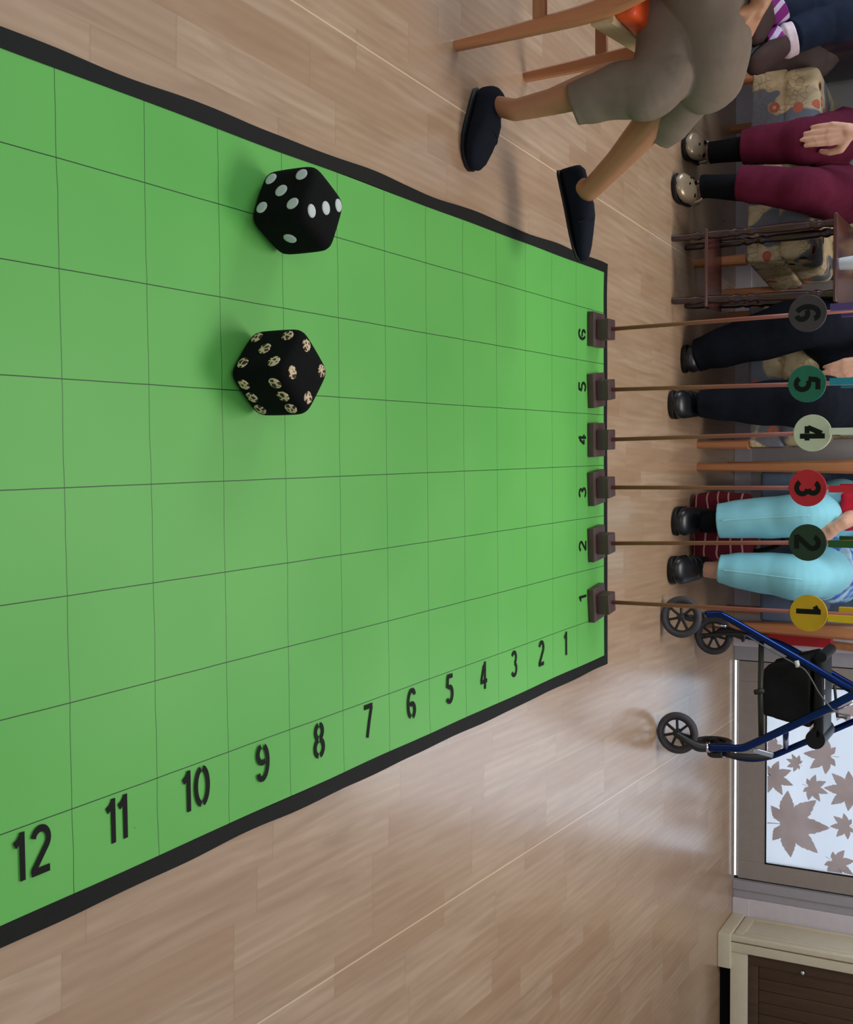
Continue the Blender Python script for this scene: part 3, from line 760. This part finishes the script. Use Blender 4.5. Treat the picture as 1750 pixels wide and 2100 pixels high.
def seated(t, hips, knees, hems, ankles, shoes, skirtr, trm, skm, torso, toplen=0.5, lean=V((0, .1, 1)), facing=V((0, -1, 0)), hands=(), hair='hair', sock=None, sockm=None, ridge=0.0, flat=1.0, vox=0.0045, topm='greytop', legr=(.036, .030), wr=0.0, sleeves=True):
    """one continuous body; clothing as children"""
    hips = [V(h) for h in hips]; pel = (hips[0] + hips[1]) / 2
    lean = lean.normalized(); chest = pel + lean * 0.30 + V((0, 0, .03)); neck = pel + lean * 0.50; head = neck + lean * 0.16 + facing * 0.02
    side = facing.cross(V((0, 0, 1))).normalized()
    bm = bmesh.new()
    for k, a, h, (he, to, up) in zip(knees, ankles, hips, [s[:3] for s in shoes]):
        k = V(k); a = V(a); he = V(he); to = V(to); f = (to - he).normalized()
        calf = k.lerp(a, .35) + V((0, 0, 0)) - facing * 0.012
        capsule(bm, [h, k, calf, k.lerp(a, .75), a, he.lerp(to, .16) + V(up) * .032, he.lerp(to, .36) + V(up) * .030, he.lerp(to, .6) + V(up) * .022],
                [.07, .052, .047, legr[0], legr[1], .023, .022, .014])
    capsule(bm, [pel, pel.lerp(chest, .5), chest, chest + lean * .12], [.115, .105, .115, .09])
    for sg in (-1, 1): capsule(bm, [pel, pel + side * .07 * sg], [.11, .11]); 
    capsule(bm, [chest + lean * .12, neck, head - lean * .04], [.07, .048, .05])
    ball(bm, head + lean * .02, .1, (.86, .95, 1.12)); ball(bm, head - lean * .05 + facing * .03, .066)
    ball(bm, head + facing * .098 - lean * .01, .016); ball(bm, head + facing * .088 - lean * .045, .02, (1.3, 1, .6))
    for sg in (-1, 1): ball(bm, head + side * .088 * sg - lean * .005, .02, (.5, .8, 1.2)); ball(bm, head + side * .035 * sg + facing * .082 + lean * .02, .014)
    arms = []
    for sg, hd in zip((-1, 1), list(hands) + [None] * (2 - len(hands))):
        sh = chest + lean * .14 + side * .17 * sg
        if hd:
            w, d, n, th, curl, sc = hd[:6]; w = V(w); el = hd[6] if len(hd) > 6 else sh.lerp(w, .5) + V((0, 0, -.14)) - facing * .03 + side * .05 * sg
            el = V(el)
            hand_chains(bm, w, d, n, 1, curl, sc, 0.12, th, hd[7] if len(hd) > 7 else 1.0)
            capsule(bm, [sh, el, el.lerp(w, .4), w], [.045, .038, .036, .022])
        else:
            el = sh + V((0, 0, -.27)) + side * .05 * sg - facing * .02; w = el + facing * .2 + V((0, 0, .0)) - side * .05 * sg
            hand_chains(bm, w, facing, V((0, 0, 1)), 1, .5, .95, .1, -sg); capsule(bm, [sh, el, w], [.045, .038, .022])
        arms.append((sh, el, w))
    b = remesh(bm, vox, 3)
    obj('body', b, M[skm], t, smooth=True)
    # trousers
    bm = bmesh.new()
    for i, (h, k, e) in enumerate(zip(hips, knees, hems)):
        k = V(k); e = V(e); r = skirtr[i]
        kk = k + (V(e) - k).normalized() * .02
        fr = facing * 1.0 + V((0, 0, .35))
        tube(bm, [h, h.lerp(k, .55), k - (k - h).normalized() * .05, k + (k - h).normalized() * .012 + (e - k).normalized() * .025, k.lerp(e, .4), k.lerp(e, .75), e], [r[0], r[1], r[2], r[2] * .98, r[3], r[4], r[5]], n=48, segs=40, front=fr, ridge=ridge, flat=flat, wrinkle=wr, seed=i * 3.0)
        ball(bm, k, r[2] * .93, sub=3)
    capsule(bm, [hips[0], hips[1]], [max(skirtr[0][0], .125)] * 2); capsule(bm, [pel, pel + lean * .08], [.13, .12])
    b = remesh(bm, 0.0042, 2, 0.004 if wr == 0 else 0.006, 13.0)
    if ridge:
        from mathutils.bvhtree import BVHTree
        bv = BVHTree.FromBMesh(b)
        for k, e in zip(knees, hems):
            k = V(k); e = V(e); pts = []
            for i in range(13):
                q = k.lerp(e, -.02 + 1.02 * i / 12) + side * .004
                hit = bv.ray_cast(q + facing * .4, -facing)[0]
                if hit is not None: pts.append(hit + facing * .0006)
            cb = bmesh.new(); tube(cb, pts, .0018, segs=8); obj('crease_highlight', cb, M['creaselight'], t, smooth=True)  # thin paler tube paints the light caught along the pressed crease
    obj('trousers', b, trm, t, smooth=True)
    # top
    bm = bmesh.new()
    capsule(bm, [pel + lean * .03, pel.lerp(chest, .5), chest, chest + lean * .12], [.14, .135, .14, .105])
    capsule(bm, [pel + lean * .04 + side * .05, pel + lean * .04 - side * .05], [.135, .135])
    for (sh, el, w) in arms: capsule(bm, [chest + lean * .12, sh, el] + ([el.lerp(w, .55)] if sleeves else []), [.1, .06, .05] + ([.042] if sleeves else []))
    obj('top', remesh(bm, 0.008, 3), M[topm], t, smooth=True)
    bm = bmesh.new(); ball(bm, head + lean * .04 - facing * .02, .112, (.9, .95, 1.02), 3); ball(bm, head - facing * .045 - lean * .02, .085, (1, .9, 1.1), 3)
    obj('hair', remesh(bm, .009, 2, .008, 30), M[hair], t, smooth=True)
    if sock:
        for k, a, sk in zip(knees, ankles, sock):
            if sk is None: continue
            z0, z1, r0, r1 = sk
            k = V(k); a = V(a); bm = bmesh.new(); tube(bm, [a - V((0, 0, .02)), a.lerp(k, z0), a.lerp(k, z1)], [r0, r0, r1], segs=18); obj('sock', bm, sockm, t, smooth=True)
    for s in shoes: shoe(t, s[0], s[1], s[2], s[3], s[4] if len(s) > 4 else 1)
    return arms

UP = V((0, 0, 1))
# woman in beige, near left, facing the mat
def cm(v): return V(v)
p = thing('person', 'person in beige trousers and navy loafers seated with crossed legs by the mat', 'person', (-1.25, -0.56, 0))
k1 = at(1362, 156, -.62); h1c = at(1176, 217, -.66); a1 = at(1058, 226, -.665)
k2 = at(1462, 128, -.55); h2c = at(1345, 274, -.455); a2 = at(1208, 392, -.425)
l2 = at(1440, -60, -.56)
seated(p, [(-1.27, -.47, .44), (-1.30, -.635, .52)], [k1, k2], [h1c, h2c], [a1, a2],
       [((-0.905, -.632, 0.001), (-0.712, -.705, 0.001), UP, 'loafer', 1), (at(1146, 352, -.42), at(1186, 538, -.385), V((-.12, .10, 1)), 'loafer', -1)],
       [[.09, .074, .072, .063, .054, .046], [.112, .102, .084, .064, .056, .048]], M['beige'], 'skintan', None,
       facing=V((1, 0, 0)), lean=V((-.12, 0, 1)), hands=[((-1.24, -.50, .70), V((1, .2, -.2)), V((0, 0, 1)), -1, .5, .9), (at(1560, 5, -.57), V((.72, .15, -.55)), V((.3, -.2, .9)), 1, .75, .95)], hair='hairbrown', topm='greytop', wr=0.006, legr=(.031, .026), sleeves=True)
# chair of that woman
ch = thing('armchair', 'orange-seated beech armchair under the person in beige trousers', 'chair', (-1.2, -.55, 0))
def beam(bm, pts, w, h, upv=(0, 1, 0)):
    P = [V(q) for q in pts]; u = V(upv); rings = []
    for i, c in enumerate(P):
        tg = (P[min(i + 1, len(P) - 1)] - P[max(i - 1, 0)]).normalized(); x = (u - tg * u.dot(tg)).normalized(); y = tg.cross(x)
        ww = w[i] if isinstance(w, list) else w; hh = h[i] if isinstance(h, list) else h
        b = min(ww, hh) * .18
        ring = [c + x * sx + y * sy for sx, sy in ((ww / 2, hh / 2 - b), (ww / 2 - b, hh / 2), (-ww / 2 + b, hh / 2), (-ww / 2, hh / 2 - b), (-ww / 2, -hh / 2 + b), (-ww / 2 + b, -hh / 2), (ww / 2 - b, -hh / 2), (ww / 2, -hh / 2 + b))]
        rings.append([bm.verts.new(q) for q in ring])
    for a, b in zip(rings, rings[1:]):
        for s in range(8): bm.faces.new((a[s], a[(s + 1) % 8], b[(s + 1) % 8], b[s]))
    bm.faces.new(rings[0][::-1]); bm.faces.new(rings[-1])
for yy, x0, ln in ((-.752, -.985, 'leg'), (-.352, -1.02, 'leg')):
    bm = bmesh.new()
    c = [V((x0, yy, 0)), V((x0 - .008, yy, .2)), V((x0 - .018, yy, .34)), V((x0 - .042, yy, .43)), V((x0 - .085, yy, .52)), V((x0 - .15, yy, .60)), V((x0 - .2, yy, .66)), V((x0 - .42, yy, .67))]
    cc, _ = catmull(c, 28); beam(bm, cc, .026, [.023 + .029 * min(1, i / 13) for i in range(29)], (0, 1, 0)); obj('leg', bm, M['oak'], ch, autos=0.7)
    bm = bmesh.new(); beam(bm, [V((x0 - .42, yy, 0)), V((x0 - .42, yy, .45)), V((x0 - .50, yy, .95))], .026, .034, (0, 1, 0)); obj('leg', bm, M['oak'], ch, autos=0.7)
    bm = bmesh.new(); box(bm, (x0 - .41, yy - .009, .195), (x0 - .01, yy + .009, .225), .003); obj('stretcher', bm, M['oakx'], ch)
    bm = bmesh.new(); box(bm, (x0 - .42, yy - .011, .345), (x0 - .01, yy + .011, .395), .003); obj('seat_rail', bm, M['oakx'], ch)
bm = bmesh.new(); beam(bm, [V((-.985, -.742, .352)), V((-1.02, -.362, .352))], .022, .052, (1, 0, 0)); obj('seat_rail', bm, M['oakpale'], ch)
bm = bmesh.new(); box(bm, (-1.42, -.735, .375), (-.985, -.37, .425), .018, 4); obj('seat', bm, M['orange'], ch, smooth=True)
bm = bmesh.new(); box(bm, (-1.50, -.735, .62), (-1.465, -.37, .9), .012, 3); obj('backrest', bm, M['orange'], ch, smooth=True)

# maroon trousers
p = thing('person', 'person in maroon trousers and bronze clogs seated on a floral armchair', 'person', (-1.1, 1.5, 0))
kA = at(1668, 288, 1.13); kB = at(1668, 392, 1.03)
seated(p, [(-1.20, 1.50, .50), (-1.0, 1.46, .50)], [kA, kB], [at(1524, 302, 1.12), at(1516, 375, 1.02)], [at(1468, 312, 1.16), at(1452, 382, 1.07)],
       [((-1.150, 1.27, .002), (-1.155, 1.062, .002), UP, 'clog', 1), ((-0.975, 1.155, .002), (-0.992, .938, .002), UP, 'clog', -1)],
       [[.115, .10, .083, .074, .068, .060], [.112, .096, .080, .070, .066, .060]], M['maroon'], 'skin', None, facing=V((.12, -1, 0)),
       hands=[None, (at(1756, 270, 1.045), V((-.02, -.10, -1)), V((.0, -1, .12)), -1, .22, 1.08, at(1850, 290, 1.30), .9)], sleeves=False,
       sock=[(.02, .40, .040, .046), (.02, .40, .042, .048)], sockm=M['sock'], topm='greytop')
# black trousers
p = thing('person', 'person in black trousers and black shoes seated behind poles five and six', 'person', (-.33, 1.5, 0))
seated(p, [(-.45, 1.48, .50), (-.22, 1.46, .50)], [at(1675, 655, 1.10), at(1690, 826, 1.02)], [at(1432, 728, 1.12), at(1436, 828, 1.0)], [at(1430, 732, 1.14), at(1428, 828, 1.03)],
       [((-.392, 1.22, .002), (-.372, 1.06, .002), UP, 'trainer', 1), ((-.21, 1.10, .002), (-.212, .90, .002), UP, 'trainer', -1)],
       [[.125, .115, .098, .088, .074, .058], [.125, .112, .095, .080, .064, .048]], M['blackcloth'], 'skin', None, facing=V((0, -1, 0)),
       hands=[None, (at(1776, 742, 1.06), V((.28, -.15, -.85)), V((.1, -.9, .35)), -1, .25, .95, at(1840, 700, 1.35))], topm='floral',
       sock=[(.02, .3, .040, .044), (.02, .3, .040, .044)], sockm=M['sock'])
# turquoise trousers
p = thing('person', 'person in pale turquoise trousers and black shoes seated behind poles two and three', 'person', (.28, 1.5, 0))
seated(p, [(.19, 1.48, .50), (.39, 1.46, .50)], [at(1668, 1056, 1.06), at(1654, 1184, 1.03)], [at(1474, 1068, 1.02), at(1476, 1166, 1.0)], [at(1454, 1070, 1.06), at(1450, 1168, 1.04)],
       [((.208, 1.15, .002), (.222, .945, .002), UP, 'trainer', 1), ((.382, 1.11, .002), (.386, .895, .002), UP, 'trainer', -1)],
       [[.12, .100, .080, .074, .068, .062], [.12, .104, .084, .076, .064, .052]], M['cyan'], 'skin', None, facing=V((.0, -1, 0)), ridge=.22,
       hands=[(at(1716, 1080, 1.02), V((.35, -.05, -.6)), V((0, -1, .3)), 1, .5, .95, at(1800, 1030, 1.22)), None], topm='plaid', sleeves=False,
       sock=[(.02, .5, .040, .046), None], sockm=M['sock'])
bm = bmesh.new()
c = at(1740, 1180, 1.12)
tube(bm, [(.395, 1.44, .51), (.392, 1.30, .505), (.388, 1.17, .495)], [.140, .130, .112], n=14, segs=36, front=(0, -1, .3), wrinkle=.03)
o = obj('shirt_hem', remesh(bm, .006, 2), M['plaid'], p, smooth=True)
q = at(1750, 1045, 1.10)
o = bmesh.new(); box(o, (q.x - .06, 1.08, q.z - .045), (q.x + .07, 1.30, q.z + .05), .02, 3)
tag(obj('folded_cloth', remesh(o, .006, 3, .01, 18), M['redcloth'], None, smooth=True), 'bright red cloth held on the lap in turquoise trousers, top edge of the photo', 'cloth')

# person in the leather armchair, back left
p = thing('person', 'person in navy trousers and purple striped socks sitting in the back left corner', 'person', (-1.9, 1.5, 0))
seated(p, [(-1.98, 1.48, .52), (-1.80, 1.48, .52)], [at(1700, 10, 1.28), at(1735, 30, 1.3)], [at(1590, 20, 1.14), at(1625, 75, 1.16)], [at(1565, 30, 1.12), at(1590, 88, 1.13)],
       [(at(1560, 10, 1.14), at(1535, 90, 1.02), V((-.2, -.2, 1)), 'boot', 1), (at(1585, 80, 1.14), at(1530, 140, 1.0), V((.3, -.3, 1)), 'boot', -1)],
       [[.12, .10, .082, .072, .062, .055], [.12, .10, .082, .072, .066, .060]], M['navycloth'], 'skin', None, facing=V((.35, -1, 0)), hands=[((-2.05, 1.25, .80), V((.3, -1, 0)), V((0, 0, 1)), 1, .4, .95), ((-1.85, 1.25, .80), V((-.1, -1, 0)), V((0, 0, 1)), -1, .4, .95)], topm='greytop', hair='hair')
bm = bmesh.new(); tube(bm, [at(1630, 78, 1.15), at(1612, 84, 1.14), at(1598, 88, 1.13)], [.058, .062, .05], segs=24, n=12); obj('fleece_cuff', bm, M['whitefleece'], p, smooth=True)
bm = bmesh.new(); tube(bm, [at(1602, 84, 1.13), at(1588, 90, 1.12), at(1574, 96, 1.11)], [.056, .055, .05], segs=24, n=12); obj('sock', bm, M['purple'], p, smooth=True)
bm = bmesh.new(); tube(bm, [at(1600, 12, 1.12), at(1585, 22, 1.11), at(1566, 28, 1.10)], [.058, .056, .05], segs=24, n=12); obj('sock', bm, M['purple'], p, smooth=True)
bm = bmesh.new()
tube(bm, [at(1735, 40, 1.50), at(1680, 95, 1.46), at(1610, 150, 1.42), at(1552, 182, 1.40)], [.10, .10, .075, .045], n=20, segs=28, wrinkle=.02)
tag(obj('draped_blanket', remesh(bm, .007, 2), M['browntrouser'], None, smooth=True), 'brown blanket hanging off the dark leather armchair, top right of the photo', 'blanket')
la = thing('leather_armchair', 'dark plum leather armchair in the back left corner', 'armchair', (-1.85, 1.6, 0))
bm = bmesh.new(); box(bm, (-2.1, 1.32, .22), (-1.66, 1.80, .42), .06, 5); obj('seat', bm, M['leather'], la, smooth=True)
bm = bmesh.new(); box(bm, (-1.70, 1.35, .30), (-1.50, 1.82, .66), .09, 6); obj('armrest', bm, M['leather'], la, smooth=True)
bm = bmesh.new(); box(bm, (-2.3, 1.35, .12), (-2.10, 1.82, .62), .07, 6); obj('armrest', bm, M['leather'], la, smooth=True)
bm = bmesh.new(); box(bm, (-2.2, 1.70, .3), (-1.58, 1.86, 1.0), .07, 5); obj('backrest', bm, M['leather'], la, smooth=True)
for xx in (-2.18, -1.62):
    for yy in (1.42, 1.78):
        bm = bmesh.new(); lathe(bm, [(.014, 0), (.018, .1), (.022, .31)], (xx, yy, 0), (0, 0, 1), 12); obj('leg', bm, M['table'], la, smooth=True)

# ------------------------------------------------------------------ UPHOLSTERED ARMCHAIRS
def lounge(label, x0, x1, yf, rz, fabric, seatz=.195, tall=False, wood_m='oak', arms=True):
    t = thing('upholstered_armchair', label, 'armchair', ((x0 + x1) / 2, yf + .28, 0), 'upholstered armchairs along the back wall')
    pv = V(((x0 + x1) / 2, yf + .28, 0)); R = Matrix.Rotation(rz, 3, 'Z')
    def put(name, bm, m, **k):
        bmesh.ops.rotate(bm, verts=bm.verts, cent=pv, matrix=R); return obj(name, bm, m, t, **k)
    yb = yf + .50
    for x, w in ((x0 + .012, .045), (x1 - .012, .085 if tall else .045)):
        top = .62 if tall else seatz
        bm = bmesh.new(); beam(bm, [V((x, yf + .012, 0)), V((x, yf + .012, seatz)), V((x, yf + .012, top + .001))], [.026, .036, .036 if not tall else .052], [.034, w, w], (1, 0, 0)); put('leg', bm, M[wood_m], autos=.7)
        bm = bmesh.new(); beam(bm, [V((x, yb - .02, 0)), V((x, yb - .02, (.62 if tall else seatz + .03)))], .03, .035, (1, 0, 0)); put('leg', bm, M[wood_m], autos=.7)
        if arms:
            bm = bmesh.new(); box(bm, (x - .03, yf - .01, .62), (x + .03, yb, .65), .01, 3); put('armrest', bm, M[wood_m], autos=.7)
    ins = .03 if tall else 0.0
    bm = bmesh.new(); box(bm, (x0 + ins, yf + (.03 if tall else 0), seatz), (x1 - ins, yb - .05, seatz + .13), .015, 3); put('seat_base', bm, M[fabric], smooth=False, autos=.7)
    bm = bmesh.new(); box(bm, (x0 + ins + .004, yf + (.02 if tall else -.012), seatz + .115), (x1 - ins - .004, yb - .08, .44), .04, 5); put('seat_cushion', bm, M[fabric], smooth=True)
    bm = bmesh.new(); box(bm, (x0 + .03, yb - .14, .40), (x1 - .03, yb - .01, .98), .04, 4); put('backrest', bm, M[fabric], smooth=True)
    return t
lounge('floral armchair behind the person in maroon trousers', -1.42, -.70, 1.28, -0.13, 'floral', arms=False)
lounge('floral armchair behind the person in black trousers', -.615, -.052, 1.285, 0.0, 'floral', arms=False)
lounge('blue-grey armchair with tall orange wooden legs behind turquoise trousers', .010, .640, 1.285, 0.0, 'bluegrey', .235, True)

# red padded item on a brown post, between armchair and glass door
t = thing('folding_stool', 'brown wooden stool with red seat pad leaning between armchair and glass door', 'stool', (.72, 1.78, 0))
bm = bmesh.new(); beam(bm, [V((.735, 1.80, .0)), V((.772, 1.83, .56))], .03, .03, (1, 0, 0)); obj('leg', bm, M['oakx'], t)
bm = bmesh.new(); beam(bm, [V((.690, 1.74, .0)), V((.70, 1.80, .56))], .025, .03, (1, 0, 0)); obj('leg', bm, M['oakx'], t)
bm = bmesh.new(); vs = box(bm, (.700, 1.745, .17), (.765, 1.77, .43), .008, 3); obj('seat_pad', bm, M['red'], t, smooth=True)

# maroon striped bag behind the turquoise legs
bm = bmesh.new(); box(bm, (.115, 1.17, .002), (.375, 1.27, .235), .045, 5); b = remesh(bm, .007, 3, .022, 9)
g = thing('knitted_bag', 'maroon bag with pink wavy stripes on the floor behind turquoise trouser legs', 'bag', (.24, 1.22, 0))
zm = min(v.co.z for v in b.verts); bmesh.ops.translate(b, verts=b.verts, vec=(0, 0, .001 - zm))
obj('bag_body', b, M['bag'], g, smooth=True)
bm = bmesh.new(); tube(bm, [(.16, 1.22, .22), (.19, 1.21, .32), (.25, 1.205, .36), (.31, 1.21, .32), (.34, 1.22, .22)], .008, segs=10); obj('handle', bm, M['nylon'], g, smooth=True)

# ------------------------------------------------------------------ SIDE TABLE
t = thing('side_table', 'tall narrow dark mahogany side table with turned legs and lower shelf', 'side table', (-.69, 1.03, 0))
def turned(a, b, m, par):
    a = V(a); b = V(b); L = (b - a).length
    pr = [(.009, 0), (.0125, .01), (.013, .06), (.0105, .075), (.015, .085), (.015, .10), (.0105, .112), (.0145, .13), (.015, .20), (.011, .215), (.0155, .225), (.0155, .235), (.0105, .248), (.012, .27), (.016, .275), (.016, .285), (.011, .295), (.0145, .33), (.0165, .42), (.014, .475), (.0105, .485), (.0165, .497), (.0165, .508), (.011, .52), (.013, .535), (.0155, .558)]
    bm = bmesh.new(); lathe(bm, [(r, h / .558 * L) for r, h in pr], a, (b - a), 16); obj('leg', bm, m, par, autos=.9)
for xa, xb, yy in ((-.800, -.803, .953), (-.578, -.566, .953), (-.792, -.800, 1.118), (-.579, -.560, 1.118)): turned((xa, yy, 0), (xb, yy, .559), M['table'], t)
bm = bmesh.new(); box(bm, (-.832, .925, .559), (-.535, 1.36, .573), .0062, 4); obj('table_top', bm, M['tabletop'], t, autos=.6)
bm = bmesh.new(); box(bm, (-.822, .936, .122), (-.548, 1.135, .133), .005, 4); obj('lower_shelf', bm, M['tabletop'], t, autos=.6)
bm = bmesh.new(); q = at(1719, 541, .96); lathe(bm, [(.0, 0), (.019, 0), (.020, .002), (.027, .08), (.028, .082), (.026, .082), (.019, .004), (0, .004)], (q.x, .965, .5735), (0, 0, 1), 28)
tag(obj('cup', bm, M['cup'], None, autos=.7), 'white cup standing on the front edge of the dark side table', 'cup')

# ------------------------------------------------------------------ ROLLATOR
r = thing('rollator', 'blue rollator walking frame with black seat and bag in front of the glass door', 'walking frame', (.82, 1.03, 0))
def wheel(c, axis, par=None):
    c = V(c); ax = V(axis).normalized(); R_ = .0735
    w = thing('wheel', '', ''); del w['label']; del w['category']; w.parent = r; w.location = c - r.location
    w.location = c - wloc(r)
    bm = bmesh.new(); x = ax.orthogonal().normalized(); y = ax.cross(x); rings = []
    for i in range(40):
        a = 2 * PI * i / 40; d = x * math.cos(a) + y * math.sin(a)
        rings.append([bm.verts.new(c + d * (R_ - .012 + .012 * math.cos(b)) + ax * (.0125 * math.sin(b))) for b in [2 * PI * j / 12 for j in range(12)]])
    for i in range(40):
        A = rings[i]; B = rings[(i + 1) % 40]
        for j in range(12): bm.faces.new((A[j], A[(j + 1) % 12], B[(j + 1) % 12], B[j]))
    obj('tyre', bm, M['tyre'], w, smooth=True)
    bm = bmesh.new(); ri = []
    for i in range(40):
        a = 2 * PI * i / 40; d = x * math.cos(a) + y * math.sin(a)
        ri.append([bm.verts.new(c + d * q[0] + ax * q[1]) for q in ((.053, .009), (.053, -.009), (.047, -.007), (.047, .007))])
    for i in range(40):
        A = ri[i]; B = ri[(i + 1) % 40]
        for j in range(4): bm.faces.new((A[j], A[(j + 1) % 4], B[(j + 1) % 4], B[j]))
    for i in range(7):
        a = 2 * PI * i / 7 + .3; d = x * math.cos(a) + y * math.sin(a); beam(bm, [c + d * .010, c + d * .050], .009, .009, tuple(ax))
    lathe(bm, [(.008, -.016), (.014, -.012), (.014, .012), (.008, .016)], c, ax, 18)
    obj('spoked_rim', bm, M['rim'], w, autos=.6)
wheel((.943, .783, .0737), (.02, 1, 0)); wheel((.541, .828, .0737), (.10, 1, 0)); wheel((.668, 1.262, .0737), (.08, 1, 0)); wheel((1.085, 1.27, .0737), (1, -.02, 0))
def rt(name, pts, rad, m, **k):
    bm = bmesh.new(); tube(bm, pts, rad, segs=k.pop('segs', 14), **k); return obj(name, bm, M[m], r, smooth=True)
# near casters and tubes
rt('caster_fork', [(.943, .765, .0737), at(1408, 1518, .765), at(1432, 1531, .778), at(1452, 1533, .79)], [.012, .013, .017, .016], 'rim')
rt('collar', [at(1450, 1533, .79), at(1455, 1533, .79)], .0175, 'chrome', smooth=False)
topN = at(1745, 1428, .82)
rt('frame_tube', [at(1455, 1533, .79), at(1490, 1534, .79), at(1522, 1534, .79), at(1548, 1524, .795), at(1600, 1500, .80), at(1680, 1462, .81), topN, at(1850, 1380, .85)], .0135, 'bluemetal')
rt('wheel_bracket', [(.541, .845, .0737), at(1422, 1268, .86), at(1450, 1262, .862)], [.011, .012, .013], 'rim')
rt('frame_tube', [at(1448, 1261, .862), at(1472, 1260, .862), at(1490, 1266, .862), at(1560, 1306, .862), at(1650, 1358, .862), at(1745, 1414, .862), at(1900, 1500, .87)], .0125, 'bluemetal')
rt('push_handle', [at(1745, 1414, .862), at(1900, 1502, .87), at(1985, 1545, .88)], .014, 'rim')
# far side
rt('wheel_bracket', [(.668, 1.245, .0737), at(1490, 1294, 1.25), at(1530, 1308, 1.25)], [.012, .017, .013], 'rim')
rt('frame_tube', [at(1500, 1296, 1.26), at(1540, 1306, 1.26), at(1605, 1322, 1.26), at(1690, 1372, 1.26), at(1760, 1412, 1.26), at(1880, 1480, 1.27)], .0125, 'bluemetal')
rt('frame_tube', [at(1478, 1543, 1.27), at(1530, 1556, 1.27), at(1578, 1552, 1.27), at(1640, 1527, 1.27), at(1750, 1480, 1.27), at(1830, 1446, 1.27)], .0115, 'bluemetal')
rt('caster_fork', [(1.085, 1.255, .08), at(1458, 1545, 1.25), at(1482, 1546, 1.26)], [.012, .014, .016], 'rim')
rt('brake_spring', [at(1466, 1281, 1.2), at(1490, 1284, 1.2)], .006, 'chrome', smooth=False)
rt('brake_lever', [at(1440, 1302, 1.18), at(1520, 1300, 1.2), at(1524, 1316, 1.2)], .006, 'rim')
bm = bmesh.new(); beam(bm, [at(1545, 1538, .84), at(1586, 1549, .86)], .012, .018, (0, 1, 0)); obj('reflector', bm, M['chrome'], r)
rt('under_rail', [at(1490, 1548, .90), at(1540, 1552, .92), at(1582, 1552, .95)], .010, 'rim')
# cross bars
rt('cross_bar', [at(1562, 1312, .872), at(1560, 1420, .86), at(1562, 1523, .815)], .0095, 'olive', smooth=False)
rt('cross_bar', [at(1612, 1496, .81), at(1612, 1534, 1.26)], .010, 'bluemetal', smooth=False)
rt('cross_bar', [at(1660, 1364, .865), at(1660, 1352, 1.26)], .009, 'rim', smooth=False)
rt('clip', [at(1548, 1420, .85), at(1568, 1416, .85)], .009, 'rim', smooth=False)
rt('hinge_rod', [at(1690, 1466, .82), at(1730, 1452, .83), at(1755, 1440, .84)], .004, 'chrome', smooth=False)
rt('support_strut', [at(1712, 1405, 1.0), at(1718, 1470, 1.0), at(1738, 1472, 1.0)], .005, 'rim', smooth=False)
rt('brake_cable', [at(1530, 1302, .845), at(1580, 1333, .845), at(1632, 1362, .84), at(1655, 1378, .83), at(1680, 1420, .80), at(1700, 1446, .80), at(1718, 1462, .81), at(1745, 1468, .82)], .0026, 'cable', n=40, segs=8)
rt('cable_clip', [at(1634, 1355, .842), at(1637, 1368, .842)], .008, 'label', smooth=False)
# seat
bm = bmesh.new()
A = at(1690, 1340, 1.0); B = at(1690, 1515, 1.0)
box(bm, (A.x + .004, .93, A.z - .022), (B.x - .008, 1.10, A.z + .012), .012, 3)
tube(bm, [(B.x - .010, .93, A.z - .014), (B.x - .010, 1.12, A.z - .014)], .033, segs=20, smooth=False)
tube(bm, [(A.x + .002, .93, A.z + .004), (A.x + .002, 1.12, A.z + .004)], .018, segs=20, smooth=False)
obj('seat', bm, M['seatpad'], r, autos=.7)
bm = bmesh.new(); z = A.z + .0125
for (xa, xb, ya) in ((A.x + .06, A.x + .115, .935), (A.x + .135, A.x + .19, .935)): box(bm, (xa, ya + .006, z), (xb, ya + .018, z + .0008))
obj('seat_print', bm, M['label'], r)
bm = bmesh.new()
c = [at(1570, 1366, .98), at(1570, 1462, .98), at(1668, 1488, .98), at(1668, 1342, .98)]
c = [(v.x, v.z) for v in c]
prism(bm, c, (0, .93, 0), (1, 0, 0), (0, 0, 1), (0, 1, 0), .22); b = remesh(bm, .006, 6, .008, 10)
obj('under_seat_bag', b, M['nylon'], r, smooth=True)
